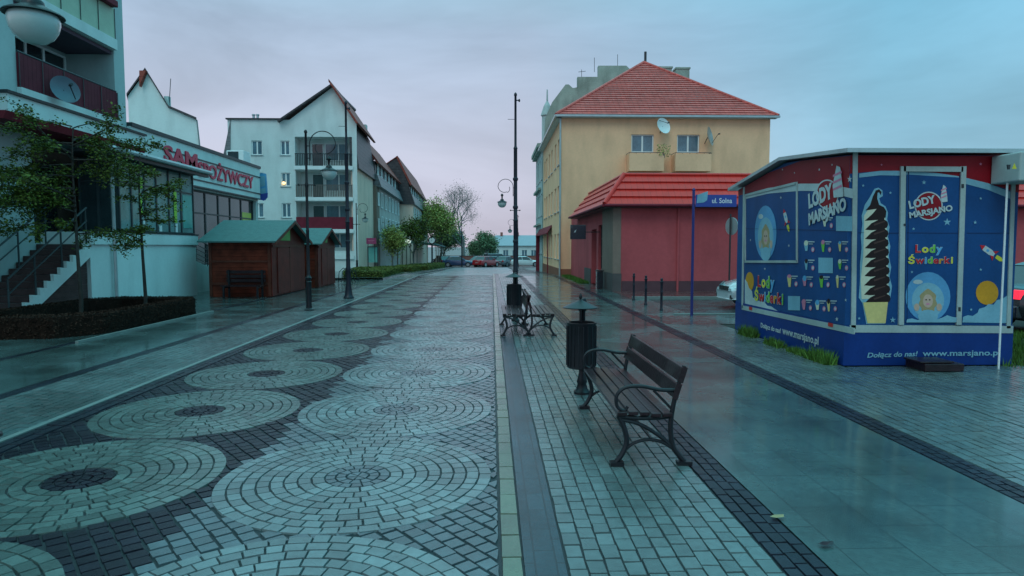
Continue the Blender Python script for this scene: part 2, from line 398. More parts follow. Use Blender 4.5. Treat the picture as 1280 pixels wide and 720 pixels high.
# grass
def blades(mb, x0, x1, y0, y1, n, h=.08, z=0, w=.008):
    for _ in range(n):
        x, y = U(x0, x1), U(y0, y1); a = U(0, math.pi); hh = h * U(.5, 1.3); dx, dy = math.cos(a) * w, math.sin(a) * w; lx, ly = U(-.5, .5) * hh, U(-.5, .5) * hh
        mb.cc = U(.6, 1.35); zz = gz(y) + z; mb.poly([(x - dx, y - dy, zz), (x + dx, y + dy, zz), (x + lx, y + ly, zz + hh)])
gm = MB(); blades(gm, 7.6, 10.8, 9.4, 13.0, 9000, .12); blades(gm, 10.8, 14.5, 10.2, 13.2, 5000, .12)
tag(gm.build('grass', 'grass_blade'), 'short wet grass beside the blue ice cream kiosk', 'grass', kind='stuff')
gm = MB(); blades(gm, 4.22, 4.72, 31.6, 39.5, 3500, .12, w=.02)
tag(gm.build('grass', 'grass_blade'), 'thin strip of green grass at the foot of the yellow house', 'grass', kind='stuff')
# ------------------------------------------------------------------ text
def text_mesh(s, p0, p1, up, height, mats, name='lettering', parent=None, extrude=.004, offset=0.0, shear=0.0, percol=False, rise=0.0, normal=None):
    """text from p0 to p1 on its baseline; up = up vector; fitted to width |p1-p0| and cap height"""
    p0, p1 = Vector(p0), Vector(p1); W = (p1 - p0).length; ux = (p1 - p0).normalized(); up = Vector(up); nz = ux.cross(up).normalized(); uy = nz.cross(ux)
    parts = list(s) if percol else [s]; mb = MB(); x = 0.0; blocks = []
    for i, t in enumerate(parts):
        if t == ' ': x += .3; continue
        cu = bpy.data.curves.new('t', 'FONT'); cu.body = t; cu.size = 1; cu.extrude = 0; cu.offset = offset; cu.shear = shear; cu.resolution_u = 3
        ob = bpy.data.objects.new('t', cu); col.objects.link(ob); dg = bpy.context.evaluated_depsgraph_get(); me = bpy.data.meshes.new_from_object(ob.evaluated_get(dg))
        vs = [v.co.copy() for v in me.vertices]; fs = [tuple(f.vertices) for f in me.polygons]; bpy.data.objects.remove(ob); bpy.data.curves.remove(cu); bpy.data.meshes.remove(me)
        if not vs: continue
        mnx = min(v.x for v in vs); mxx = max(v.x for v in vs)
        blocks.append(([(v.x - (mnx if percol else 0) + x, v.y) for v in vs], fs, i)); x += (mxx - mnx + .06) if percol else 0
    allx = [q[0] for b in blocks for q in b[0]]; mn, mx = min(allx), max(allx); sx = W / (mx - mn); sy = height / .72
    for vs, fs, i in blocks:
        mb.mi = i % len(mats) if percol else 0
        base = [p0 + ux * ((a - mn) * sx) + uy * (b * sy) + nz * (.0004 * (i % 3)) for a, b in vs]; n = len(base); e = nz * extrude
        allf = [f for f in fs] ; from collections import Counter
        ec = Counter();
        for f in fs:
            for a, b in zip(f, f[1:] + f[:1]): ec[(a, b)] += 1
        side = [(a, b) for (a, b) in ec if (b, a) not in ec]
        mb.add(base + [p + e for p in base], [tuple(n + q for q in f) for f in fs] + [(a, b, n + b, n + a) for a, b in side])
    return mb.build(name, mats, parent)
exec_order = []
# ------------------------------------------------------------------ ice cream kiosk
KX, KY, KX2, KY2 = 5.26, 9.58, at_y(1265, 412, 9.58).x, 13.95
kiosk = thing('ice_cream_kiosk', 'blue and red ice cream kiosk with a curved roof and a giant chocolate cone picture', 'kiosk', ((KX + KX2) / 2, (KY + KY2) / 2, 0))
ridge = lambda y: 3.17 + (.16 * (y - KY) / 2.1 if y < 11.68 else .16 - .30 * (y - 11.68) / 2.3)
mb = MB(); ys = [KY + (KY2 - KY) * i / 10 for i in range(11)]
for X, flip in ((KX, 0), (KX2, 1)):
    pts = [(X, KY, .62)] + [(X, KY2, .62)] + [(X, y, ridge(y) - .03) for y in reversed(ys)]
    mb.poly(pts if not flip else pts[::-1])
mb.quad((KX, KY, .62), (KX2, KY, .62), (KX2, KY, ridge(KY) - .03), (KX, KY, ridge(KY) - .03)); mb.quad((KX, KY2, .62), (KX2, KY2, .62), (KX2, KY2, ridge(KY2) - .03), (KX, KY2, ridge(KY2) - .03))
mb.build('wall_panel', 'k_blue', kiosk)
mb = MB(); mb.box(KX - .012, KX2 + .012, KY - .012, KY2, 0.02, .615); mb.build('lower_skirt', 'k_blue_low', kiosk)
mb = MB(); ys = [9.40 + (14.2 - 9.40) * i / 14 for i in range(15)]; ys[7] = 11.68
for i in range(14):
    a, b = ys[i], ys[i + 1]; za, zb = ridge(a), ridge(b)
    mb.add([(5.12, a, za), (8.6, a, za), (8.6, b, zb), (5.12, b, zb), (5.12, a, za + .06), (8.6, a, za + .06), (8.6, b, zb + .06), (5.12, b, zb + .06)], [(0, 3, 2, 1), (4, 5, 6, 7), (3, 0, 4, 7), (1, 2, 6, 5)] + ([(0, 1, 5, 4)] if i == 0 else []) + ([(2, 3, 7, 6)] if i == 13 else []))
mb.build('roof', 'zinc', kiosk)
def PL(px, py, off=.004): return at_x(px, py, KX - off)
def PF(px, py, off=.004): return at_y(px, py, KY - off)
def decal(name, m, pts, pl, off=.004, parent=kiosk, th=.0015):
    v = [pl(x, y, off) for x, y in pts]; mb = MB(); e = (Vector((th, 0, 0)) if pl is PL else Vector((0, th, 0))); mb.prism(v, e); return mb.build(name, m, parent)
SINGLE = {'menu_card', 'menu_cone', 'menu_price', 'price_dot', 'menu_caption', 'child_hand', 'child_eye', 'red_reflector', 'fin', 'hinge', 'star_picture', 'chocolate', 'pink_stripe', 'lock'}
def multi(name, m, polys, pl, off=.004, parent=kiosk, th=.0015):
    if name in SINGLE and len(polys) > 1:
        for i, p_ in enumerate(polys): multi(name, m, [p_], pl, off + (i % 3) * .0004 + (.0012 if name == 'chocolate' and i == len(polys) - 1 else 0), parent, th)
        return None
    mb = MB()
    for pts in polys: mb.prism([pl(x, y, off) for x, y in pts], Vector((th, 0, 0)) if pl is PL else Vector((0, th, 0)))
    return mb.build(name, m, parent)
def ell(cx, cy, rx, ry, n=28, a0=0, a1=360): return [(cx + rx * math.cos(R(a0 + (a1 - a0) * i / (n if a1 - a0 >= 360 else n - 1))), cy + ry * math.sin(R(a0 + (a1 - a0) * i / (n if a1 - a0 >= 360 else n - 1)))) for i in range(n)]
def star(cx, cy, r, kx=1): return [(cx + r * kx * (1 if i % 2 == 0 else .38) * math.cos(R(90 + 36 * i)), cy - r * (1 if i % 2 == 0 else .38) * math.sin(R(90 + 36 * i))) for i in range(10)]
# left (long) face
yb = [KY + (KY2 - KY) * i / 8 for i in range(9)]
low = [(1066, 236), (1030, 229.5), (1000, 229.5), (960, 235), (931, 243)]
mb = MB(); lowp = [PL(x, y, .003) for x, y in low]; top = [Vector((KX - .003, p.y, ridge(p.y) - .035)) for p in lowp]
lowp[0].y = KY; top[0].y = KY; lowp[-1].y = KY2; top[-1].y = KY2; top[-1].z = ridge(KY2) - .035
for i in range(4): mb.quad(lowp[i], lowp[i + 1], top[i + 1], top[i])
mb.build('red_banner', 'k_red', kiosk)
multi('white_arc', 'k_white', [[(1066, 236), (1030, 229.5), (1030, 239), (1066, 248)], [(1030, 229.5), (1000, 229.5), (1000, 238.5), (1030, 239)], [(1000, 229.5), (960, 235), (960, 242), (1000, 238.5)], [(960, 235), (931, 243), (931, 249), (960, 242)]], PL, .005)
def bar(name, m, pl, pts, w, off=.03, th=.03, parent=kiosk):
    mb = MB()
    for (x0, y0), (x1, y1) in pts:
        a, b = pl(x0, y0, off), pl(x1, y1, off); d = (b - a).normalized(); nrm = Vector((-1, 0, 0)) if pl is PL else Vector((0, -1, 0)); s = d.cross(nrm).normalized() * w / 2
        a = a - d * w / 2; b = b + d * w / 2
        mb.prism([a - s, b - s, b + s, a + s], -nrm * (off - .002))
    return mb.build(name, m, parent)
hat = bar('hatch_frame', 'k_frame', PL, [((931, 327), (995.5, 327)), ((995.5, 325), (995.5, 229)), ((993, 229.2), (932, 244)), ((931, 246), (931, 325))], .045, .02)
bar('corner_post', 'k_frame', PF, [((1069.5, 192), (1067, 408))], .07, .02)
bar('corner_post', 'k_frame', PL, [((929.5, 236), (927.5, 383))], .07, .02)
bar('bottom_rail', 'k_frame', PL, [((928, 384.5), (1065, 413.5))], .09, .02)
bar('bottom_rail', 'k_frame', PF, [((1067, 411), (1262, 412))], .11, .02)
bar('corner_post', 'k_frame', PF, [((1267, 232), (1261, 408))], .06, .02)
multi('panel_seam', 'k_line', [[(931, 285.5), (1065, 288.2), (1065, 288.9), (931, 286)]], PL, .006)
multi('panel_seam', 'k_line', [[(1073, 290.5), (1125, 291), (1125, 291.7), (1073, 291.2)], [(1209, 291), (1262, 291), (1262, 291.7), (1209, 291.7)]], PF, .006)
def bubble(pl, cx, cy, rx, ry, s):
    b = decal('bubble_picture', 'k_sky', ell(cx, cy, rx, ry), pl, .006)
    decal('glow', 'k_cyan', ell(cx, cy + ry * .15, rx * .72, ry * .72), pl, .0075, b)
    decal('child_hair', 'k_hair', [(cx + rx * .38 * math.cos(t_) * (1 + .10 * math.sin(t_ * 9)), cy + ry * .2 + ry * .5 * math.sin(t_) * (1 + .06 * math.sin(t_ * 7))) for t_ in [i * .157 for i in range(40)]], pl, .009, b)
    decal('child_face', 'k_skin', ell(cx, cy + ry * .17, rx * .22, ry * .27), pl, .0105, b)
    multi('child_hand', 'k_skin', [ell(cx - rx * .5, cy + ry * .42, rx * .12, ry * .15), ell(cx + rx * .5, cy + ry * .42, rx * .12, ry * .15)], pl, .0105, b)
    multi('child_eye', 'k_choc', [ell(cx - rx * .08, cy + ry * .12, rx * .035, ry * .03, 8), ell(cx + rx * .08, cy + ry * .12, rx * .035, ry * .03, 8)], pl, .012, b); decal('child_mouth', 'k_pink', ell(cx, cy + ry * .29, rx * .09, ry * .035, 10), pl, .012, b)
    decal('child_shirt', 'k_cyan', ell(cx, cy + ry * .78, rx * .45, ry * .26, 16), pl, .0112, b)
    decal('shine', 'k_white', ell(cx - rx * .45, cy - ry * .6, rx * .22, ry * .09, 12), pl, .008, b)
    return b
bubble(PL, 957, 291, 13.5, 34, 1)
def rocket(pl, cx, cy, s, kx, ang):
    c, sn = math.cos(R(ang)), math.sin(R(ang)); T = lambda pts: [(cx + (x * c - y * sn) * s * kx, cy + (x * sn + y * c) * s) for x, y in pts]
    r = decal('rocket_picture', 'k_white', T([(-1, -.45), (.3, -.5), (1.1, -.3), (1.1, .3), (.3, .5), (-1, .45)]), pl, .006)
    decal('nose', 'k_lred', T([(-1, -.45), (-1, .45), (-1.8, 0)]), pl, .006, r)
    multi('fin', 'k_lred', [T([(.6, -.4), (1.4, -1), (1.2, -.25)]), T([(.6, .4), (1.4, 1), (1.2, .25)])], pl, .0075, r)
    decal('porthole', 'k_lblue', T([(x, y) for x, y in ell(-.2, 0, .25, .22, 12)]), pl, .0075, r)
    decal('flame', 'k_yellow', T([(1.5, -.3), (2.4, -.35), (3.0, 0), (2.4, .35), (1.5, .3)]), pl, .006, r)
rocket(PL, 982, 272, 6.5, .6, 68)
rocket(PF, 1236, 314, 7.5, 1, 35)
def logo(pl, cx, cy, w, h, tl, ml, tr, cone):
    d = decal('logo_disc', 'k_white', ell(cx, cy, w * 1.1, h * 1.1, 32), pl, .0068); decal('red_disc', 'k_red', ell(cx, cy, w, h, 32), pl, .0085, d)
    return d
UPZ = (0, 0, 1)
def words(s, pl, a, b, h, mats, parent, off=.011, outline=None, percol=False, offs=.02, up=UPZ, name='lettering', shear=0):
    p0, p1 = pl(*a, off), pl(*b, off)
    if outline: text_mesh(s, pl(*a, off - .003), pl(*b, off - .003), up, h, [outline], 'lettering_outline', parent, .001, .055, shear, percol)
    return text_mesh(s, p0, p1, up, h, mats, name, parent, .002, offs, shear, percol)
d = logo(PL, 1034, 243, 13, 17, 0, 0, 0, 0)
words('LODY', PL, (1011, 260), (1041, 246), .23, ['k_white'], d, .013, 'k_line', offs=.05)
words('MARSJANO', PL, (1011, 281), (1058, 261.5), .185, ['k_white'], d, .016, 'k_line', offs=.05)
def swirl(pl, cx, top, bot, w, off=.02, parent=kiosk):
    r = decal('swirl_cone_picture', 'k_white', [(cx - w * .1, top), (cx + w * .22, top + 2), (cx + w * .45, bot - (bot - top) * .3), (cx + w * .5, bot), (cx - w * .35, bot + 1), (cx - w * .45, bot - (bot - top) * .35)], pl, off, parent)
    multi('pink_stripe', 'k_pink', [[(cx - w * .42, top + (bot - top) * t), (cx + w * .36, top + (bot - top) * (t - .14)), (cx + w * .38, top + (bot - top) * (t - .06)), (cx - w * .42, top + (bot - top) * (t + .07))] for t in (.3, .52, .74)], pl, off + .002, r)
swirl(PL, 1047, 207, 246, 14)
multi('star_picture', 'k_white', [star(1062, 224, 4.5, .7), star(1024, 212, 2, .7), star(978, 212, 1.6, .6), star(993, 216, 1.4, .6), star(1040, 206, 1.5, .7), star(976, 247, 2, .6), star(986, 307, 2, .6), star(956, 336, 1.8, .6), star(1057, 375, 2, .7), star(1046, 399, 3, .7), star(938, 300, 1.5, .6)], PL, .0075)
# menu pictures
tiles = [(1045, 1065, 270, 289), (1023, 1041, 322, 341.5), (985, 1000, 370, 388)]
multi('menu_card', 'k_cyan', [[(a, c), (b, c + (b - a) * .02), (b, dd), (a, dd - .3)] for a, b, c, dd in tiles], PL, .007)
items = [(1031, 278), (1008, 308), (1029, 308), (1050, 308), (1008, 331), (1050, 331), (987, 351), (1006, 352), (1027, 352), (1047, 352), (1005, 381), (1022, 382), (1036, 382), (1048, 278), (1026, 330)]
for q_, (x, y) in enumerate(items[:13]):
    kk = ['k_cream', 'k_green', 'k_pink', 'k_cyan', 'k_cone'][(q_ * 3 + q_ // 4) % 5]; ww = U(1.2, 2.6); hh_ = U(5, 8)
    it = decal('menu_picture', kk, [(x - ww - 1, y - hh_ * .7), (x + ww, y - hh_ * .8), (x + ww * .5, y + hh_), (x - ww * .6, y + hh_)], PL, .009)
    decal('topping', ['k_choc', 'k_cream', 'k_pink', 'k_lblue'][q_ % 4], ell(x - .4, y - hh_ * .75, ww * 1.1, U(2, 3.6), 10), PL, .0105, it)
multi('menu_price', 'k_pink', [ell(x + 8, y + 4, 1.9, 3.2, 12) for x, y in items[:13]], PL, .009)
multi('price_dot', 'k_white', [ell(x + 8, y + 4, 1.0, 1.8, 12) for x, y in items[:13]], PL, .0105)
multi('menu_caption', 'k_white', [[(x + 2, y - 6.5), (x + 10, y - 6.3), (x + 10, y - 5), (x + 2, y - 5.2)] for x, y in items[:13]] + [[(x + 3, y - 3.6), (x + 8, y - 3.5), (x + 8, y - 2.6), (x + 3, y - 2.7)] for x, y in items[:13]], PL, .009)
sun = decal('sun_picture', 'k_orange', ell(937, 352, 5.2, 12), PL, .006)
decal('cloud_picture', 'k_white', [(931, 349), (934, 353), (936, 360), (940, 364), (941, 372), (945, 374), (950, 377), (955, 377), (959, 382), (964, 383), (968, 386), (972, 388.5), (972, 391), (931, 381.5)], PL, .0078)
rb = ['k_lred', 'k_yellow', 'k_green', 'k_lblue']
words('Lody', PL, (947, 358), (968, 360.5), .22, rb, sun, .012, 'k_white', True, .03)
words('Świderki', PL, (943, 375), (979, 380.5), .20, ['k_yellow', 'k_lred', 'k_lblue', 'k_green', 'k_lred', 'k_orange', 'k_lred', 'k_green'], sun, .012, 'k_white', True, .03)
multi('red_reflector', 'k_rednose', [[(936, 383), (940, 384), (940, 388), (936, 387)], [(1035, 403), (1041, 404.4), (1041, 409), (1035, 407.7)]], PL, .026)
words('Dołącz do nas!', PL, (951, 409), (976, 416.5), .09, ['k_white'], kiosk, .02)
words('www.marsjano.pl', PL, (978, 417), (1023, 431), .13, ['k_white'], kiosk, .02)
# front (short) face
arc = [(1074, 217), (1100, 213.5), (1130, 213.5), (1170, 216), (1200, 220.5), (1235, 229), (1266, 241)]
mb = MB(); q = [PF(x, y, .003) for x, y in arc]; q[0].x = KX; q[-1].x = KX2
for a, b in zip(q, q[1:]): mb.quad(a, b, Vector((b.x, b.y, ridge(KY) - .035)), Vector((a.x, a.y, ridge(KY) - .035)))
mb.build('red_banner', 'k_red', kiosk)
multi('white_arc', 'k_cyan', [[(a[0], a[1]), (b[0], b[1]), (b[0], b[1] + 5 + (b[0] - 1074) * .02), (a[0], a[1] + 5 + (a[0] - 1074) * .02)] for a, b in zip(arc, arc[1:])], PF, .005)
door = decal('door', 'k_blue', [(1133, 218), (1201, 222), (1196, 403), (1131, 403)], PF, .012)
bar('door_frame', 'k_frame', PF, [((1129.5, 211), (1127, 403)), ((1205, 211), (1199, 403)), ((1133, 211), (1201, 211.5))], .075, .035, parent=door)
bar('door_seam', 'k_line', PF, [((1136, 215), (1134, 401)), ((1200, 219), (1195, 401)), ((1136, 401), (1195, 402)), ((1134, 291), (1198, 291.5))], .008, .016, parent=door)
multi('lock', 'dark_metal', [ell(1131, 281, 1.6, 1.6, 10)], PF, .04, door); multi('hinge', 'dark_metal', [[(1202, 230), (1205, 230), (1205, 235), (1202, 235)], [(1198, 384), (1201, 384), (1201, 389), (1198, 389)]], PF, .04, door)
d = decal('logo_disc', 'k_white', ell(1161, 257.5, 17.5, 18, 32), PF, .015, door); decal('red_disc', 'k_red', ell(1161, 257.5, 16, 16.5, 32), PF, .0165, d)
words('LODY', PF, (1137, 261), (1170, 253), .115, ['k_white'], d, .021, 'k_line', offs=.04)
words('MARSJANO', PF, (1137, 272.5), (1191, 263), .085, ['k_white'], d, .024, 'k_line', offs=.04)
swirl(PF, 1180, 231, 252, 9, .022, door)
l2 = words('Lody', PF, (1144, 315.5), (1178, 315.5), .115, rb, door, .02, 'k_white', True, .03)
words('Świderki', PF, (1135, 329.5), (1191, 329), .10, ['k_yellow', 'k_lred', 'k_lblue', 'k_green', 'k_lred', 'k_orange', 'k_lred', 'k_yellow'], door, .02, 'k_white', True, .03)
bb = bubble(lambda x, y, o: PF(x, y, o + .01), 1160, 371, 28, 31, 1)
decal('cloud_picture', 'k_cyan', [(1133, 403), (1134, 399), (1140, 398), (1147, 400), (1155, 398), (1162, 401), (1172, 399), (1178, 397), (1184, 394), (1190, 396), (1196, 397), (1196, 403)], PF, .03)
swp = decal('giant_cone_picture', 'k_cyan', [(1093, 236), (1098, 234.5), (1103, 238), (1103.5, 245), (1099, 248), (1101, 254), (1107, 258), (1110, 266), (1109, 274), (1112, 284), (1110, 296), (1113, 308), (1111, 320), (1114, 334), (1112, 346), (1115, 358), (1113, 372), (1110, 378), (1106, 405), (1083, 405), (1078, 379), (1073.5, 372), (1075, 350), (1075, 330), (1077, 310), (1076, 295), (1078, 280), (1077, 270), (1081, 256), (1087, 247)], PF, .006)
decal('cream', 'k_cream', [(1091, 256), (1105, 260), (1109, 290), (1110, 330), (1111, 372), (1077, 374), (1076, 350), (1079, 320), (1080, 290), (1080, 270), (1085, 262)], PF, .0078, swp)
ch = [[(1082, 263), (1088, 256), (1091, 246), (1095, 238), (1099, 236.5), (1102, 240), (1101, 244), (1099, 240), (1097, 241), (1096.5, 248), (1099, 256), (1105, 259), (1108, 264), (1107, 272), (1096, 275), (1081, 276), (1090, 268), (1096, 261)]]
nL = 9
for i in range(nL):
    t = i / (nL - 1); y = 280 + i * 11.6; xl = 1081.5 - t * 1.5; xr = 1108.5 + t * 3
    ch.append([(xl, y + 7), (xl + 8, y - 1), (xl + 16, y - 5), (xr - 4, y - 6), (xr + 1, y - 3), (xr + 1.6, y + 1), (xr, y + 4.6), (xr - 8, y + 7), (xl + 8, y + 7.8)])
ch.append([(1097, 262), (1105, 266), (1107, 300), (1108, 340), (1109, 375), (1100, 377), (1099, 330), (1098, 290)])
multi('chocolate', 'k_choc', ch, PF, .0096, swp)
multi('chocolate_shine', 'k_brown', [[(1092, 280 + i * 11.6), (1106, 276 + i * 11.6), (1107, 277 + i * 11.6), (1093, 282.2 + i * 11.6)] for i in range(9)], PF, .0118, swp)
decal('wafer', 'k_cone', [(1079, 378), (1110, 377.5), (1107, 404), (1084.5, 404)], PF, .0135, swp)
sun = decal('sun_picture', 'k_orange', ell(1234, 366, 14, 15), PF, .006)
decal('cloud_picture', 'k_cyan', [(1203, 403), (1204, 396), (1210, 394), (1216, 395), (1222, 391), (1224, 386), (1231, 384), (1236, 380), (1242, 381), (1246, 375), (1253, 374), (1258, 370), (1263, 368), (1262, 404)], PF, .0078)
multi('star_picture', 'k_cyan', [star(1155, 228, 3), star(1184, 277.5, 5), star(1113, 241, 2), star(1079, 232, 2), star(1142, 286, 2), star(1219, 278, 2.5), star(1226, 248, 2), star(1140, 340, 2), star(1116, 400, 4), star(1226, 337, 2), star(1214, 387, 2), star(1074, 398, 2), star(1256, 305, 2)], PF, .014)
multi('star_picture', 'k_pink', [star(1102, 206, 1.6), star(1226, 205, 2), star(1061, 224, .1)], PF, .006)
words('Dołącz do nas!', PF, (1084, 447), (1147, 445), .075, ['k_cyan'], kiosk, .02, shear=.2)
words('www.marsjano.pl', PF, (1153, 445), (1250, 444), .085, ['k_cyan'], kiosk, .02)
box_ = thing('power_box', 'pale grey electrical box with a yellow warning triangle under the kiosk roof corner', 'electrical box', (7.5, 9.25, 2.7))
mb = MB(); mb.box(at_y(1239, 200, 9.56).x, 8.7, 9.02, 9.56, at_y(1260, 226, 9.02).z, at_y(1260, 189, 9.02).z); mb.build('cabinet', 'box_grey', box_, bevel=.02)
mb = MB(); mb.add([at_y(1265, 211, 9.012), at_y(1271, 211, 9.012), at_y(1268, 203.5, 9.012)], [(0, 1, 2)]); mb.build('warning_triangle', 'k_yellow', box_)
mb = MB(); mb.prism([at_y(1258, 206, 9.012), at_y(1262, 206, 9.012), at_y(1261, 212, 9.012), at_y(1259, 212, 9.012)], (0, -.02, 0)); mb.build('latch', 'dark_metal', box_)
mb = MB(); cpx = at_y(1251, 400, 9.3).x; mb.tube([(cpx, 9.3, .01), (cpx, 9.3, 2.8)], .014, 8); tag(mb.build('conduit_pipe', 'white_paint'), 'thin white vertical pipe standing in front of the kiosk', 'pipe')
st = MB(); st.box(6.15, 6.72, 9.05, 9.5, .02, .13); st.box(6.1, 6.6, 9.08, 9.48, .134, .16)
tag(st.build('door_step', 'wood_dark', bevel=.01), 'low dark wooden step lying at the foot of the kiosk front', 'step')
for i, (x, y, h, lb) in enumerate([(5.10, 9.95, .2, 'dark weed tuft nearest the corner of the blue kiosk'), (5.12, 10.7, .1, 'flat pale green weed between two tufts along the kiosk side'), (5.10, 11.6, .13, 'low spreading weed at the middle of the kiosk side'), (5.12, 12.9, .2, 'weed tuft growing at the far end of the kiosk side')]):
    mb = MB(); blades(mb, x - .1, x + .1, y - .32, y + .32, 420, h, w=.012); tag(mb.build('weed', 'grass_blade'), lb, 'weed', 'weeds along the kiosk base')
# ------------------------------------------------------------------ benches, bins
def make_bench(label, group, arms=True):
    b = thing('park_bench', label, 'bench', group=group)
    for s in (-.94, .94):
        mb = MB(); y = s
        def crv(pts, r, n=8): 
            P = [Vector((p[0], y, p[1])) for p in pts]; out = []
            for i in range(len(P) - 1):
                p0, p1, p2, p3 = P[max(i - 1, 0)], P[i], P[i + 1], P[min(i + 2, len(P) - 1)]
                for k in range(5):
                    t = k / 5; out.append(.5 * ((2 * p1) + (-p0 + p2) * t + (2 * p0 - 5 * p1 + 4 * p2 - p3) * t * t + (-p0 + 3 * p1 - 3 * p2 + p3) * t ** 3))
            out.append(P[-1])
            rr = r if not isinstance(r, tuple) else [r[0] + (r[1] - r[0]) * i / (len(out) - 1) for i in range(len(out))]
            mb.tube(out, rr, n)
        crv([(-.25, .03), (-.20, .10), (-.165, .20), (-.19, .32), (-.235, .41)], (.022, .022))
        crv([(.31, .03), (.26, .09), (.215, .16), (.195, .28), (.20, .41), (.235, .60), (.30, .82)], (.024, .018))
        crv([(-.17, .14), (-.10, .19), (.02, .215), (.13, .19), (.225, .13)], .014)
        crv([(-.22, .38), (-.08, .35), (.08, .26), (.215, .15)], .016)
        crv([(-.25, .41), (-.1, .395), (.08, .395), (.21, .41)], .019)
        if arms: crv([(.245, .62), (.10, .625), (-.05, .655), (-.18, .645), (-.25, .58), (-.245, .49), (-.19, .455), (-.16, .49)], (.017, .013))
        if arms: crv([(.05, .62), (.13, .54), (.205, .46)], .011)
        mb.box(-.30, -.19, y - .035, y + .035, .005, .035); mb.box(.25, .37, y - .035, y + .035, .005, .035)
        mb.build('end_frame', 'iron', b, smooth=True)
    for i in range(5):
        x = -.25 + i * .093; z = .415 - (.012 if i > 2 else 0) + (.004 * i if i < 2 else 0); mb = MB(); mb.box(x, x + .078, -.98, .98, z + .005, z + .038); mb.build('seat_slat', 'wood_dark', b, bevel=.006)
    for z0, x0 in ((.565, .20), (.70, .243)):
        mb = MB(); a = .30; h = .115
        p = [(x0, z0), (x0 + .032, z0 - .01), (x0 + .032 + h * .3, z0 - .01 + h), (x0 + h * .3, z0 + h)]
        mb.prism([(q[0], -.98, q[1]) for q in p], (0, 1.96, 0)); mb.build('back_slat', 'wood_dark', b, bevel=.006)
    mb = MB(); mb.tube([(.05, -.94, .2), (.05, .94, .2)], .008, 6); mb.build('tie_rod', 'iron', b)
    return b
bench = make_bench('near wooden park bench with scrolled iron arms standing alone beside a dark litter bin', 'slatted park benches')
place(bench, (1.26, 6.17, .012))
b2 = make_bench('b', 'slatted park benches', False); place(b2, (.46, 13.95, .012)); b2['label'] = 'far wooden bench facing the patterned setts, back to back with its twin'
b3 = copy_tree(b2); place(b3, (.99, 13.95, .012), math.pi); b3['label'] = 'far wooden bench facing the kiosk side, back to back with its twin'
def make_bin(label):
    b = thing('litter_bin', label, 'litter bin', group='round litter bins on posts')
    mb = MB(); mb.lathe([(.10, .005), (.10, .03), (.07, .06), (.055, .12), (.065, .15), (.05, .2), (.038, .26), (.036, 1.0), (.05, 1.02), (.05, 1.05), (.035, 1.07), (.05, 1.10), (.052, 1.13), (.035, 1.165), (.01, 1.17)], (0, 0, 0), 14); mb.build('post', 'iron', b, smooth=True)
    mb = MB(); mb.lathe([(.155, .36), (.17, .37), (.17, .44), (.172, .88), (.18, .89), (.18, .90), (.155, .90), (.15, .5)], (-.04, -.22, 0), 24)
    for i in range(20):
        a = 2 * math.pi * i / 20; x, y = -.04 + .173 * math.cos(a), -.22 + .173 * math.sin(a); mb.tube([(x, y, .39), (x, y, .86)], .007, 5)
    mb.build('bin_body', 'iron', b, smooth=True)
    mb = MB(); mb.lathe([(.205, 1.065), (.21, 1.075), (.10, 1.125), (.03, 1.15), (.012, 1.17), (.022, 1.195), (.014, 1.22), (.004, 1.24)], (-.05, -.20, 0), 24); mb.build('rain_hat', 'iron', b, smooth=True)
    mb = MB(); mb.tube([(-.05, -.20, .9), (-.05, -.20, 1.08)], .014, 6); mb.tube([(0, 0, .8), (-.02, -.07, .8)], .015, 6); mb.tube([(0, 0, .5), (-.02, -.07, .5)], .015, 6); mb.build('bracket', 'iron', b)
    return b
bn = make_bin('near dark iron litter bin with a pointed hat at the lone bench end'); place(bn, (1.09, 7.86, .012))
c = copy_tree(bn); place(c, (.56, 15.65, .012)); c['label'] = 'far dark litter bin behind the two back to back benches'
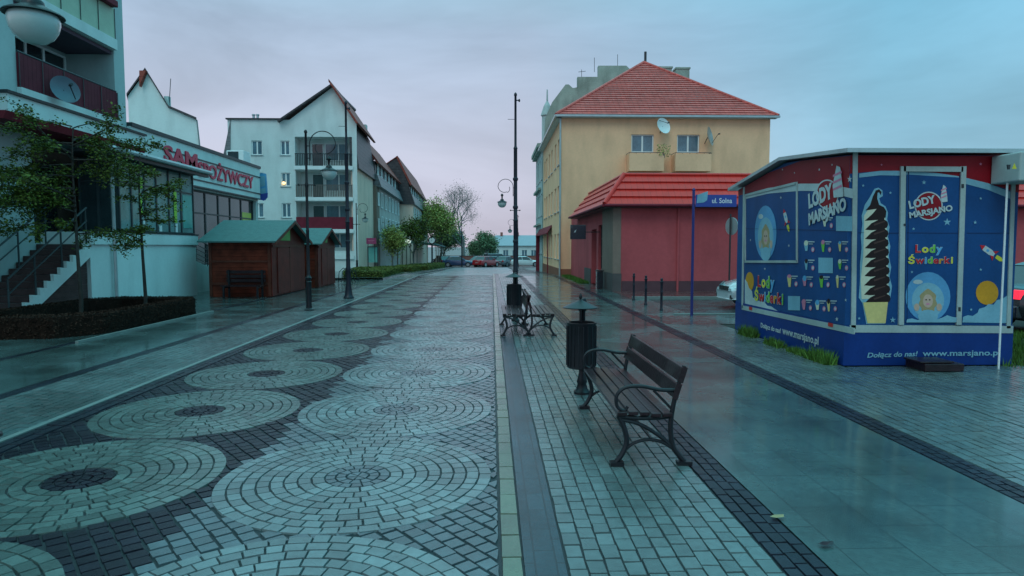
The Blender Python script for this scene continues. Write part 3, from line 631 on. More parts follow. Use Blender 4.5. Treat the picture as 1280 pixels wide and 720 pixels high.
# ------------------------------------------------------------------ lamps and masts
def make_lamp():
    L_ = thing('street_lamp', 'lamp', 'street lamp', group='curled iron street lamps')
    mb = MB(); mb.lathe([(.135, .005), (.135, .03), (.11, .05), (.083, .07), (.08, .1), (.078, .78), (.085, .80), (.06, .83), (.085, .88), (.09, .92), (.06, .95), (.045, 1.0), (.043, 2.2), (.05, 2.22), (.04, 2.25), (.036, 3.4), (.05, 3.45), (.05, 3.5), (.034, 3.56), (.032, 4.9), (.045, 4.92), (.045, 4.95), (.02, 4.99)], (0, 0, 0), 14); mb.build('post', 'iron', L_, smooth=True)
    mb = MB(); mb.tube([(-.22, 0, 3.49), (.22, 0, 3.49)], .016, 8); mb.lathe([(.02, -.03), (.035, 0), (.02, .03)], (.22, 0, 3.49), 8); mb.lathe([(.02, -.03), (.035, 0), (.02, .03)], (-.22, 0, 3.49), 8); mb.build('ladder_rest', 'iron', L_, smooth=True)
    mb = MB(); cx, cz, r = .455, 4.60, .355; pth = [(.10, 0, 4.15), (.10, 0, 4.5)]
    for i in range(29):
        a = R(180 - 10 * i); rr = r if i < 19 else r - (i - 18) * .011; pth.append((cx + rr * math.cos(a), 0, cz + rr * math.sin(a)))
    for i in range(8):
        a = R(180 - 290 - 12 * i); rr = .24 - i * .012; pth.append((cx - .02 + rr * math.cos(a), 0, cz - .04 + rr * math.sin(a)))
    mb.tube(pth, .014, 8); mb.tube([(0, 0, 4.55), (.10, 0, 4.55)], .014, 6); mb.tube([(0, 0, 4.22), (.10, 0, 4.22)], .014, 6); mb.build('curled_arm', 'iron', L_, smooth=True)
    mb = MB(); mb.lathe([(.03, 4.27), (.05, 4.24), (.075, 4.20), (.04, 4.16), (.035, 4.10), (.03, 4.04), (.07, 4.01), (.085, 3.99), (.09, 3.96), (.13, 3.935), (.235, 3.885), (.245, 3.87), (.235, 3.865), (.20, 3.875)], (.62, 0, 0), 24); mb.build('hood', 'iron', L_, smooth=True)
    mb = MB(); mb.lathe([(.195, 3.872), (.205, 3.84), (.205, 3.80), (.19, 3.74), (.155, 3.68), (.10, 3.635), (.04, 3.62), (.005, 3.618)], (.62, 0, 0), 24); mb.build('globe', 'lamp_globe', L_, smooth=True)
    return L_
lamp = make_lamp(); lamp['label'] = 'street lamp in front of the dark wooden huts, curled arm over the square'; place(lamp, (-5.12, 18.45, .012))
_d = ray(42, 21); _t = (3.87 - H) / _d.z
for (x, y, rz, lb) in [(_d.x * _t - .62, _d.y * _t, 0, 'nearest street lamp, its round globe hanging into the top left corner'), (1.10, 31.2, math.pi, 'street lamp right behind the tall dark mast, globe to its left'),
                       (2.4, 65, math.pi, 'farthest small street lamp by the yellow house row'), (-9.6, 47, 0, 'street lamp standing among the clipped hedges by the magenta sign')]:
    c = copy_tree(lamp); place(c, (x, y, gz(y) + .012), rz); c['label'] = lb
def make_mast():
    m_ = thing('banner_mast', 'mast', 'mast', group='tall dark iron masts')
    mb = MB(); mb.lathe([(.18, .005), (.185, .04), (.14, .1), (.11, .3), (.085, .5), (.08, .95), (.095, 1.0), (.075, 1.05), (.068, 1.5), (.066, 2.6), (.08, 2.63), (.062, 2.66), (.058, 4.9), (.07, 4.93), (.04, 5.0), (.036, 6.58), (.05, 6.6), (.045, 6.66), (.01, 6.7)], (0, 0, 0), 14); mb.build('pole', 'mast_iron', m_, smooth=True)
    mb = MB()
    for z in (1.9, 3.0, 3.9): mb.lathe([(.07, z), (.085, z + .02), (.085, z + .08), (.07, z + .1)], (0, 0, 0), 12)
    mb.build('collar', 'mast_iron', m_); mb = MB(); mb.tube([(-.02, 0, 6.45), (.12, 0, 6.45)], .018, 6); mb.lathe([(.02, 6.4), (.035, 6.44), (.02, 6.49)], (.12, 0, 0), 8); mb.tube([(-.25, 0, 5.85), (0, 0, 5.85)], .008, 5); mb.build('hook', 'mast_iron', m_)
    return m_
mast = make_mast(); mast['label'] = 'tall dark mast with a flared foot beside the wooden huts'; place(mast, (-4.94, 22.7, .012))
for (x, y, lb) in [(.76, 21.3, 'tallest looking dark mast behind the pair of benches'), (-3.95, 86, 'thin distant mast in front of the parked blue car'), (3.3, 84, 'thin distant mast beside the yellow house row')]:
    c = copy_tree(mast); place(c, (x, y, gz(y) + .012)); c['label'] = lb
# bollards
def make_bollard():
    b = thing('bollard', 'b', 'bollard', group='iron bollards at the street corner')
    mb = MB(); mb.lathe([(.05, .0), (.05, .04), (.036, .06), (.034, .5), (.045, .52), (.034, .55), (.034, .76), (.05, .78), (.05, .81), (.032, .83), (.042, .87), (.03, .9), (.005, .91)], (0, 0, 0), 12); mb.build('shaft', 'mast_iron', b, smooth=True); return b
bo = make_bollard(); place(bo, (4.72, 18.1, .012)); bo['label'] = 'nearest of the three thin bollards by the pink shop'
for x, y, lb in ((4.68, 19.8, 'middle one of the three thin bollards by the pink shop'), (4.68, 21.5, 'farthest of the three thin bollards by the pink shop')):
    c = copy_tree(bo); place(c, (x, y, .012)); c['label'] = lb
# street name sign
s = thing('street_sign', 'blue street name sign on a tall blue pole reading ul. Solna', 'street sign', (5.16, 16.75, 0))
mb = MB(); mb.tube([(5.16, 16.75, 0), (5.16, 16.75, 3.22)], .035, 12); mb.lathe([(.04, 3.22), (.045, 3.24), (.02, 3.29)], (5.16, 16.75, 0), 10); mb.build('pole', 'post_blue', s, smooth=True)
a, b = at_y(871, 258.5, 16.7), at_y(921, 243.5, 16.7)
mb = MB(); mb.box(5.2, b.x, 16.70, 16.725, a.z, b.z); pn = mb.build('name_plate', 'sign_blue', s)
text_mesh('ul. Solna', at_y(890, 253.8, 16.698), at_y(915, 253.8, 16.698), UPZ, .13, ['white_paint'], 'lettering', pn, .003, .01)
mb = MB(); mb.prism([at_y(x, y, 16.69) for x, y in ((872, 243.5), (885, 239), (884, 250), (880, 253), (871, 254))], (0, .008, 0)); mb.build('crest_plate', 'k_cyan', s)
s = thing('round_road_sign', 'round traffic sign seen edge on, on a thin pole before the pink wall', 'traffic sign', (8.85, 24.2, 0))
mb = MB(); mb.tube([(8.85, 24.2, 0), (8.85, 24.2, 3.0)], .035, 8); mb.build('pole', 'dark_metal', s)
mb = MB(); n = 24; cc_ = Vector((8.85, 24.2, 2.55)); dn = Vector((.93, .36, 0)).normalized(); du = Vector((-dn.y, dn.x, 0))
mb.prism([cc_ + dn * .05 + (du * math.cos(2 * math.pi * i / n) + Vector((0, 0, 1)) * math.sin(2 * math.pi * i / n)) * .33 for i in range(n)], dn * .02); mb.build('sign_disc', 'zinc', s)
# ------------------------------------------------------------------ cars
def make_car(name, label, paint, loc, rz, Lc=4.3, Hc=1.45, W=1.72, van=False, lit=False, group=None):
    """x forward, length Lc"""
    t = thing(name, label, 'car', group=group); hw = W / 2; l = Lc / 2
    prof = [(-l, .42, .78, .86), (-l + .12, .28, .93, .93), (-l + .55, .24, .98, .99), (-.3, .22, .96, 1.0), (.55 + .2, .22, .93, 1.0), (l - .75, .24, .84, .98), (l - .25, .26, .72, .90), (l, .34, .58, .76)]
    if van: prof = [(-l, .42, .95, .9), (-l + .1, .28, 1.0, .95), (-l + .55, .24, 1.03, .99), (0, .22, 1.03, 1), (.9, .22, 1.0, 1.0), (l - .7, .24, .92, .98), (l - .2, .26, .78, .9), (l, .34, .6, .76)]
    mb = MB(); sec = []
    for x, zb, zt, wf in prof:
        w = hw * wf; sec.append([(x, -w * .94, zb), (x, -w, zb + .12), (x, -w * 1.0, (zb + zt) / 2 + .05), (x, -w * .95, zt - .06), (x, -w * .85, zt), (x, 0, zt + .03), (x, w * .85, zt), (x, w * .95, zt - .06), (x, w, (zb + zt) / 2 + .05), (x, w, zb + .12), (x, w * .94, zb)])
    n = len(sec[0]); vs = [p for s_ in sec for p in s_]; fs = []
    for i in range(len(sec) - 1):
        for k in range(n): fs.append((i * n + k, i * n + (k + 1) % n, (i + 1) * n + (k + 1) % n, (i + 1) * n + k))
    fs += [tuple(range(n)), tuple((len(sec) - 1) * n + k for k in reversed(range(n)))]
    mb.add(vs, fs); body = mb.build('body', paint, t, smooth=True)
    # greenhouse
    zt = Hc; zb = 1.0 if van else .93
    b0, t0, t1, b1 = (-l + .12, -l + .35, .35, 1.15) if van else (-l + .45, -l + .95, .15, .95)
    wb, wt = hw * .90, hw * .72
    def ring(xa, xb, z, w): return [(xa, -w, z), (xb, -w, z), (xb, w, z), (xa, w, z)]
    mb = MB(); mb.add(ring(b0, b1, zb - .02, wb) + ring(t0, t1, zt - .06, wt), [(0, 1, 5, 4), (1, 2, 6, 5), (2, 3, 7, 6), (3, 0, 4, 7)]); mb.build('windows', 'glass_dark', t)
    mb = MB(); mb.add(ring(t0 - .03, t1 + .03, zt - .07, wt + .02) + ring(t0 + .1, t1 - .15, zt, wt - .12), [(0, 1, 5, 4), (1, 2, 6, 5), (2, 3, 7, 6), (3, 0, 4, 7), (4, 5, 6, 7), (3, 2, 1, 0)])
    for s_ in (-1, 1):
        for (xa, xb) in ((b0, t0), (b1, t1), ((b0 + b1) / 2 - .1, (t0 + t1) / 2 - .05), (b0 + .4, t0 + .25)):
            mb.tube([(xa, s_ * (wb + .005), zb - .02), (xb, s_ * (wt + .01), zt - .06)], .028, 6)
    mb.build('roof', paint, t, smooth=False)
    for x in (-l + .8, l - .85):
        for s_ in (-1, 1):
            y = s_ * (hw - .09); mb = MB(); nn = 20; ri = .31
            mb.prism([(x + math.cos(2 * math.pi * i / nn) * ri, y - .1, .31 + math.sin(2 * math.pi * i / nn) * ri) for i in range(nn)], (0, .2, 0)); w_ = mb.build('wheel', 'tyre', t, bevel=.02)
            mb = MB(); mb.prism([(x + math.cos(2 * math.pi * i / nn) * .2, y + s_ * .103, .31 + math.sin(2 * math.pi * i / nn) * .2) for i in range(nn)], (0, -s_ * .03, 0)); mb.build('rim', 'rim', w_)
            mb = MB(); pts = [(x + math.cos(R(a)) * .37, s_ * (hw + .004), .31 + math.sin(R(a)) * .37) for a in range(-5, 190, 15)]; mb.prism(pts, (0, -s_ * .02, 0)); mb.build('wheel_arch', 'tyre', body)
    for s_ in (-1, 1):
        y0 = s_ * hw * .50; y1 = s_ * hw * .84
        mb = MB(); mb.add([(l - .02, y0, .66), (l - .21, y1, .66), (l - .27, y1, .76), (l - .10, y0, .74), (l + .015, y0, .60), (l - .15, y1 + s_ * .03, .61)], [(0, 1, 2, 3), (4, 5, 1, 0)]); mb.build('headlight', 'lamp_lens', t)
        mb = MB(); mb.box(-l - .012, -l + .1, s_ * hw * .55, s_ * hw * .84, .72, .90); mb.build('tail_light', 'tail_lit' if lit else 'k_lred', t)
        mb = MB(); mb.box(b1 - .38, b1 - .24, s_ * hw * .92, s_ * (hw + .14), .93, 1.06); mb.build('mirror', paint, t, bevel=.02)
    mb = MB(); mb.box(l - .03, l + .03, -.34, -.04, .52, .64); mb.box(l - .03, l + .03, .04, .34, .52, .64); mb.box(l - .10, l + .02, -.6, .6, .30, .40); mb.build('grille', 'tyre', t)
    mb = MB(); mb.box(l + .005, l + .04, -.26, .26, .42, .52); mb.box(-l - .03, -l, -.26, .26, .50, .61); mb.build('number_plate', 'white_paint', t)
    mb = MB()
    mb.prism([(l - .1, -hw * .80, .28), (l + .05, -hw * .55, .28), (l + .05, hw * .55, .28), (l - .1, hw * .80, .28), (l - .35, hw * .80, .28), (l - .35, -hw * .80, .28)], (0, 0, .24)); mb.build('bumper', paint, t, bevel=.03); mb = MB(); mb.box(-l - .06, -l + .2, -hw * .84, hw * .84, .32, .58); mb.build('bumper', paint, t, bevel=.03)
    place(t, loc, rz); return t
make_car('parked_car', 'silver parked car whose front peeks out from behind the kiosk', 'car_silver', (8.95, 19.0, .01), math.pi)
make_car('parked_car', 'dark car with a lit red tail light beyond the kiosk at the right edge', 'car_black', (at_y(1271, 360, 13.0).x + 2.12, 13.6, .01), 0, lit=True)
G = 'cars parked at the far end of the street'
for px, Y, rz, pt, lb, van in [(573, 88, 0, 'car_blue', 'dark blue car parked farthest left at the end of the street', False), (598, 90.5, 235, 'car_grey', 'grey car just left of the red one, partly hidden', False),
                          (608, 88, 55, 'car_red', 'small red car parked at the end of the street', False), (617, 92, 50, 'car_green', 'dark green car between the red car and the black van', False),
                          (622, 94, 25, 'car_black', 'black van parked behind the red car', True), (633, 92, 60, 'car_grey', 'grey car parked right of the black van', False), (657, 92, 0, 'car_white', 'white car parked at the right of the tall mast', False),
                          (552, 92, 120, 'car_black', 'black car parked left of the blue car beside the shop canopy', False)]:
    p = at_y(px, 330, Y); make_car('parked_car', lb, pt, (p.x, Y, gz(Y) + .02), R(rz), van=van, Hc=1.85 if van else 1.45, group=G)
# ------------------------------------------------------------------ yellow house
YX0, YX1, YY0, YY1 = 4.2, 16.95, 40.0, 54.0; YE = 9.62
yh = thing('yellow_house', 'yellow plastered corner house with a hipped red tile roof and two small balconies', 'house', (10.5, 47, 0))
S40 = 40 / F
def fz(py): return at_y(800, py, YY0).z
def fx(px): return at_y(px, 200, YY0).x - YX0
holes = [(fx(789), fx(817), fz(190.5), fz(168)), (fx(846), fx(874), fz(190.5), fz(168))]
mb = MB(); wall_mb(mb, (YX0, YY0, 0), (1, 0, 0), (0, -1, 0), YX1 - YX0, YE, holes, .16, -.3)
lw = []
for yy in (1.6, 3.6, 6.2, 8.2, 10.6, 12.4):
    for z in (1.0, 4.0, 6.9): lw.append((14 - yy - .55, 14 - yy + .55, z, z + 1.6))
wall_mb(mb, (YX0, YY1, 0), (0, -1, 0), (-1, 0, 0), 14, YE, lw, .16, -.6)
mb.quad((YX1, YY0, -.3), (YX1, YY1, -.6), (YX1, YY1, YE), (YX1, YY0, YE)); mb.quad((YX0, YY1, -.6), (YX1, YY1, -.6), (YX1, YY1, YE), (YX0, YY1, YE))
mb.build('wall', 'yellow_plaster', yh)
for h in holes: window(yh, (YX0, YY0, 0), (1, 0, 0), (0, -1, 0), *h, pane='glass_blue', mull=(.5,), sill=False)
for h in lw: window(yh, (YX0, YY1, 0), (0, -1, 0), (-1, 0, 0), *h, pane='glass_curtain')
mb = MB(); mb.box(YX0 - .03, YX1 + .03, YY0 - .03, YY1, -.6, .42); mb.build('plinth', 'red_plinth', yh)
mb = MB(); e = .35; za = YE + .06; apx, apy, apz = 10.6, 46.3, 14.6
c1, c2, c3, c4 = (YX0 - e, YY0 - e, za), (YX1 + e, YY0 - e, za), (YX1 + e, YY1, za), (YX0 - e, YY1, za); A1, A2 = (apx, apy, apz), (apx, YY1, apz)
slope(mb, c1, c2, A1, A1, 26, .045); slope(mb, c2, c3, A2, A1, 26, .045); slope(mb, c4, c1, A1, A2, 26, .045); mb.build('roof', 'red_tile', yh)
mb = MB(); mb.tube([c1, A1], .11, 8); mb.tube([c2, A1], .11, 8); mb.tube([A1, A2], .11, 8); mb.build('ridge_tiles', 'red_tile', yh)
mb = MB(); mb.box(YX0 - .42, YX1 + .42, YY0 - .45, YY0 - .32, YE - .08, YE + .04); mb.box(YX0 - .44, YX0 - .32, YY0 - .3, YY1, YE - .08, YE + .04); mb.build('gutter', 'zinc', yh)
mb = MB(); mb.box(YX0 - .3, YX1 + .3, YY0 - .31, YY0 - .004, YE - .1, YE + .05); mb.box(YX0 - .31, YX0 - .004, YY0 - .3, YY1, YE - .1, YE + .05); mb.build('soffit', 'white_plaster', yh)
mb = MB(); mb.tube([(YX0 - .07, YY0 - .09, YE), (YX0 - .07, YY0 - .09, 0)], .055, 8); mb.build('downpipe', 'zinc', yh)
mb = MB()
for x, y, r in ((apx, apy + 1.3, 0),): mb.tube([(x + .4, y, 14.3), (x + .4, y, 15.7)], .09, 6)
mb.build('flue', 'dark_metal', yh)
for px0, px1, pyt, yb_ in ((822, 840, 83, 48.6), (845.5, 862, 84, 49.6)):
    a = at_y(px0, pyt, yb_); b = at_y(px1, pyt, yb_); mb = MB(); mb.box(a.x, b.x, yb_, yb_ + .8, 11, a.z); mb.box(a.x - .06, b.x + .06, yb_ - .06, yb_ + .86, a.z - .12, a.z + .0); mb.build('chimney', 'green_grey_plaster', yh)
for px0, px1 in ((782, 831), (839, 889.5)):
    a, b = at_y(px0 + 2, 212, YY0 - .9), at_y(px1 - 1, 191, YY0 - .9); bl = thing('x', None, None) if False else None
    mb = MB(); x0, x1 = at_y(px0 + 3, 200, YY0 - .5).x, at_y(px1 - 3, 200, YY0 - .5).x; z0, z1 = at_y(800, 213.5, YY0 - .9).z, at_y(800, 192, YY0 - .9).z
    mb.box(x0, x1, YY0 - .9, YY0 - .004, z0, z0 + .12); mb.box(x0, x1, YY0 - .9, YY0 - .8, z0 + .12, z1); mb.box(x0, x0 + .1, YY0 - .8, YY0 - .004, z0 + .12, z1); mb.box(x1 - .1, x1, YY0 - .8, YY0 - .004, z0 + .12, z1)
    bo_ = mb.build('balcony', 'yellow_plaster', yh); mb = MB(); mb.tube([(x0, YY0, z1 + .07), (x0, YY0 - .87, z1 + .07), (x1, YY0 - .87, z1 + .07), (x1, YY0, z1 + .07)], .02, 6)
    for i in range(6): xx = x0 + (x1 - x0) * i / 5; mb.tube([(xx, YY0 - .87, z1 - .02), (xx, YY0 - .87, z1 + .07)], .012, 5)
    mb.build('handrail', 'dark_metal', bo_)
def dish(label, c, n, r, m='white_paint', wall=None):
    t = thing('satellite_dish', label, 'satellite dish', c, group='satellite dishes on house fronts'); n = Vector(n).normalized(); c = Vector(c); u = n.orthogonal().normalized(); w = n.cross(u)
    mb = MB(); vs = []; nr = 5; ns = 20
    for j in range(nr + 1):
        rr = r * j / nr
        for k in range(ns): a = 2 * math.pi * k / ns; vs.append(c + u * rr * math.cos(a) + w * rr * math.sin(a) * 1.08 + n * (rr * rr / r * .28))
    mb.add(vs, [(j * ns + k, j * ns + (k + 1) % ns, (j + 1) * ns + (k + 1) % ns, (j + 1) * ns + k) for j in range(nr) for k in range(ns)]); mb.build('reflector', m, t, smooth=True)
    f = c + n * r * 1.1; mb = MB(); mb.tube([c - w * r * .9 + n * .1, f], .015, 5); mb.tube([f, f + n * .12], .04, 8); mb.build('feed_arm', 'dark_metal', t)
    mb = MB(); mb.tube([c, Vector(wall)], .025, 6); mb.build('wall_bracket', 'dark_metal', t)
c = at_y(828, 158, 39.5); dish('white satellite dish between the two windows of the yellow house', c, (.45, -1, .25), .46, wall=(c.x, 40, c.z - .3))
c = at_y(885, 171, 39.4); dish('dark grey satellite dish right of the second yellow house window', c, (.95, -.6, .2), .55, 'zinc', wall=(c.x, 40, c.z - .3))
t = thing('balcony_plant', 'potted plant on the corner of the left yellow balcony', 'plant', (at_y(829, 192, 39).x, 39.05, fz(191)))
p = at_y(829, 188, 39.2); mb = MB()
for _ in range(160): mb.cc = U(.6, 1.4); q = p + Vector((U(-.35, .35), U(-.2, .2), U(-.3, .35))); mb.poly([q, q + Vector((U(-.1, .1), 0, U(-.1, .1))), q + Vector((U(-.1, .1), U(-.1, .1), U(-.1, .1)))])
mb.build('foliage', 'leaf_lime', t); mb = MB(); mb.lathe([(.09, -.25), (.12, 0)], (p.x, p.y, p.z - .2), 10); mb.build('pot', 'brown_plaster', t)
# porch on the side
pr = thing('red_porch', 'dark red lean-to porch on the side of the yellow house', 'porch', (3.9, 48, gz(48)))
mb = MB(); mb.prism([(3.85, 46, 2.75), (4.19, 46, 3.3), (4.19, 46, 3.22), (3.85, 46, 2.67)], (0, 12, 0)); mb.build('roof', 'awning_red', pr)
mb = MB(); mb.box(3.87, 3.94, 46.03, 46.10, -.1, 2.7); mb.build('post', 'balcony_red_f', pr); mb = MB(); mb.box(3.87, 4.19, 57.8, 57.9, -.4, 2.75); mb.build('end_wall', 'balcony_red_f', pr)
# neighbour tenement
tn = thing('grey_tenement', 'tall grey green tenement with cornices and stacked chimneys behind the yellow house', 'building', (9, 60, gz(60)))
pts = [at_y(x, y, 54.02) for x, y in ((681, 330), (681, 197), (682, 147), (690, 128), (707, 105.5), (711, 105.5), (716, 110), (722, 109), (722, 96), (748, 96), (748, 82), (783, 82))]
pts[0].z = -.8; pts[0].x = pts[1].x = 4.2; pts += [Vector((12.5, 54.02, 15)), Vector((12.5, 54.02, -.8))]
mb = MB(); mb.prism([Vector((p.x, 54.02, p.z)) for p in pts], (0, .5, 0)); mb.build('gable_wall', 'green_grey_plaster', tn)
lw = []
for i in range(4):
    for z in (1.2, 4.4, 7.4): lw.append((1.0 + i * 1.9, 2.0 + i * 1.9, z, z + 1.8))
mb = MB(); wall_mb(mb, (4.18, 62.6, 0), (0, -1, 0), (-1, 0, 0), 8.0, 10.6, lw, .16, -.8); mb.quad((4.18, 62.6, -.8), (12.5, 62.6, -.8), (12.5, 62.6, 12.5), (4.18, 62.6, 10.6)); mb.build('wall', 'grey_plaster', tn)
for h in lw: window(tn, (4.18, 62.6, 0), (0, -1, 0), (-1, 0, 0), *h, pane='glass_curtain')
mb = MB(); mb.box(3.75, 4.17, 54.6, 62.8, 10.0, 10.3); mb.box(3.85, 4.17, 54.6, 62.8, 9.8, 9.97); mb.box(3.95, 4.17, 56, 62.8, 6.6, 6.8); mb.box(3.95, 4.17, 56, 62.8, 3.6, 3.75); mb.build('cornice', 'green_grey_plaster', tn)
mb = MB(); mb.quad((4.1, 54.55, 10.35), (4.1, 62.7, 10.35), (6.6, 62.7, 14.6), (6.6, 54.55, 14.6)); mb.quad((6.6, 54.55, 14.6), (6.6, 62.7, 14.6), (12.5, 62.7, 12.3), (12.5, 54.55, 12.3)); mb.build('roof', 'far_red_tile', tn)
mb = MB(); mb.lathe([(.45, 10.3), (.45, 12.9), (.55, 13.0), (.5, 13.2), (.3, 13.8), (.08, 14.2), (.05, 15.2)], (4.75, 57, 0), 8); mb.build('turret', 'grey_plaster', tn)
for px, y0, y1 in ((743, 72, 90), (772, 68, 84)):
    a, b = at_y(px, y1, 54.3), at_y(px, y0, 54.3); mb = MB(); mb.tube([a, b], .02, 5); mb.build('aerial', 'dark_metal', tn)
a, b = at_y(718, 100, 54.3), at_y(718, 88, 54.3); mb = MB(); mb.tube([at_y(727, 97, 54.3), at_y(727, 87, 54.3)], .02, 5); mb.tube([at_y(723, 90, 54.3), at_y(732, 89, 54.3)], .02, 5); mb.build('aerial', 'dark_metal', tn)
# ------------------------------------------------------------------ pink shop annex
ph = thing('pink_shop', 'low pink shop with a steep glossy red tile roof at the street corner', 'shop', (12, 32, 0))
AX0, AX1, AY0, AY1 = 4.82, 26.0, 26.0, 39.9; EZ = 3.42
mb = MB(); wall_mb(mb, (AX0, AY0, 0), (1, 0, 0), (0, -1, 0), AX1 - AX0, 3.6, [], .1, 0)
wall_mb(mb, (AX0, AY1, 0), (0, -1, 0), (-1, 0, 0), AY1 - AY0, 3.6, [(8.2, 9.7, 0, 2.6, .35), (10.2, 11.3, .75, 2.75, .2)], .1, 0)
mb.quad((AX1, AY0, 0), (AX1, AY1, 0), (AX1, AY1, 3.6), (AX1, AY0, 3.6)); mb.build('wall', 'pink_plaster', ph)
mb = MB(); mb.box(AX0 + .35, AX1, AY0 - .03, AY0 - .004, 0, .42); mb.build('plinth', 'dark_plinth', ph)
mb = MB(); mb.box(AX0 - .03, AX0 - .004, AY0 - .03, 28.4, 0, .72); mb.box(AX0 - .03, AX0 + .33, AY0 - .034, AY0 - .004, 0, .72); mb.build('plinth', 'grey_plinth', ph); mb = MB(); mb.box(AX0 - .03, AX0 - .004, 31.8, 34, 0, .72); mb.build('plinth', 'grey_plinth', ph)
mb = MB(); mb.box(AX0 - .028, AX0 - .004, AY0 - .03, 28.5, .725, 3.35); mb.box(AX0 - .028, AX0 + .30, AY0 - .034, AY0 - .004, .725, 3.35); mb.build('corner_cladding', 'brown_plaster', ph)
window(ph, (AX0, AY1, 0), (0, -1, 0), (-1, 0, 0), 10.2, 11.3, .75, 2.75, .2, 'glass_dark', 'frame_dark', mull=(), bars=(.3, .7), sill=True)
window(ph, (AX0, AY1, 0), (0, -1, 0), (-1, 0, 0), 8.2, 9.7, 0, 2.6, .35, 'glass_dark', 'balcony_red_f', mull=(.5,), bars=(.4,), sill=False, name='door')
mb = MB(); o = .45; i_ = .5; tz = 4.66
slope(mb, (AX0 - o, AY0 - o, EZ), (AX1, AY0 - o, EZ), (AX1, AY0 + i_, tz), (AX0 + i_, AY0 + i_, tz), 4, .06, jit=.03); mb.build('roof', 'red_metal_tile', ph)
mb = MB(); slope(mb, (AX0 - o, 37.0, EZ), (AX0 - o, AY0 - o, EZ), (AX0 + i_, AY0 + i_, tz), (AX0 + i_, 36.0, tz), 4, .06, jit=.03); mb.add([(AX0 - o, 37, EZ), (AX0 + i_, 36, tz), (AX0 + 1.5, 37, EZ)], [(0, 1, 2)]); mb.build('roof', 'red_metal_tile_side', ph)
mb = MB(); mb.quad((AX0 + i_, AY0 + i_, tz - .002), (AX1, AY0 + i_, tz - .002), (AX1, 39.9, tz + .1), (AX0 + i_, 36, tz + .1)); mb.build('flat_roof', 'dark_metal', ph)
mb = MB(); mb.tube([(AX0 - o, AY0 - o, EZ + .05), (AX0 + i_, AY0 + i_, tz + .05)], .09, 8); mb.tube([(AX0 + i_, AY0 + i_, tz + .03), (AX1, AY0 + i_, tz + .03)], .07, 8); mb.tube([(AX0 + i_, AY0 + i_, tz + .03), (AX0 + i_, 36, tz + .03)], .07, 8); mb.build('ridge_tiles', 'red_metal_tile', ph, smooth=True)
mb = MB(); mb.box(AX0 - o + .03, AX1, AY0 - o + .03, AY0 - .004, EZ - .09, EZ - .02); mb.box(AX0 - o + .03, AX0 - .004, AY0, 36.9, EZ - .09, EZ - .02); mb.build('soffit', 'dark_metal', ph)
mb = MB(); mb.tube([(7.4, AY0 - .06, 0), (7.4, AY0 - .06, 3.38)], .045, 8); mb.build('downpipe', 'pink_plaster', ph)
mb = MB(); mb.box(9.6, 9.95, AY0 - .02, AY0 - .004, 2.55, 2.8); mb.build('vent', 'dark_plinth', ph)
mb = MB(); mb.tube([(AX0 - o, AY0 - o - .04, EZ - .02), (AX1, AY0 - o - .04, EZ - .02)], .055, 8); mb.tube([(AX0 - o - .04, AY0 - o, EZ - .02), (AX0 - o - .04, 37, EZ - .02)], .055, 8); mb.build('gutter', 'balcony_red_f', ph, smooth=True)
t = thing('hanging_sign', 'black square shop sign hanging from a bracket under the red roof', 'shop sign', (4.0, 29, 2.2)); a, b = at_y(713, 299, 29.2), at_y(732.5, 281, 29.2)
mb = MB(); mb.box(a.x, b.x, 29.2, 29.3, a.z, b.z); mb.build('sign_board', 'car_black', t); mb = MB(); mb.tube([(b.x, 29.25, (a.z + b.z) / 2), (4.81, 29.25, (a.z + b.z) / 2)], .02, 6); mb.build('bracket', 'dark_metal', t)
mb = MB(); mb.prism([(a.x + .15, 29.19, a.z + .3), (a.x + .22, 29.19, a.z + .3), (a.x + .28, 29.19, b.z - .2), (a.x + .2, 29.19, b.z - .25)], (0, .005, 0)); mb.build('emblem', 'zinc', t)
p = at_y(749.5, 357, 27.6); t = thing('litter_bin', 'slim black waste bin at the entrance of the pink shop', 'litter bin', (4.55, 27.6, 0)); mb = MB(); mb.box(4.42, 4.68, 27.5, 27.85, .02, .75); mb.build('bin_body', 'car_black', t, bevel=.02); mb = MB(); mb.box(4.40, 4.70, 27.48, 27.87, .76, .80); mb.build('lid', 'dark_metal', t)
# ------------------------------------------------------------------ left: apartment tower A
TX = -12.2
ta = thing('apartment_block', 'near pale apartment block with recessed balconies above the shop stairs', 'building', (-16, 15, 0))
y0, y1 = 8.0, 22.6
def ay(px): return at_x(px, 200, TX).y
def az(px, py): return at_x(px, py, TX).z
bY0, bY1 = 17.55, 22.0
flz = [(5.92, 8.1), (8.48, 10.8), (11.2, 13.5)]
holes = [(bY0 - y0, bY1 - y0, a, b, 1.5) for a, b in flz] + [(17.95 - y0, 21.6 - y0, 1.9, 4.7, .9)]
mb = MB(); wall_mb(mb, (TX, y0, 0), (0, 1, 0), (1, 0, 0), y1 - y0, 15, holes, .3, 0)
mb.quad((TX, y1, 0), (-20, y1, 0), (-20, y1, 15), (TX, y1, 15)); mb.quad((TX, y0, 0), (-20, y0, 0), (-20, y0, 15), (TX, y0, 15)); mb.quad((TX, y0, 15), (TX, y1, 15), (-20, y1, 15), (-20, y0, 15))
for a, b in flz: mb.quad((TX - 1.5, bY0, a), (TX - 1.5, bY1, a), (TX - 1.5, bY1, b), (TX - 1.5, bY0, b))
mb.build('wall', 'tower_plaster', ta)
mb = MB(); mb.quad((TX - .9, 17.95, 1.9), (TX - .9, 21.6, 1.9), (TX - .9, 21.6, 4.7), (TX - .9, 17.95, 4.7)); mb.build('entrance_recess', 'brown_plaster', ta)
window(ta, (TX - .9, 18.3, 0), (0, 1, 0), (1, 0, 0), 0, 1.9, 1.9, 4.2, 0.0, 'glass_dark', 'frame_dark', mull=(.5,), bars=(.8,), sill=False, name='door')
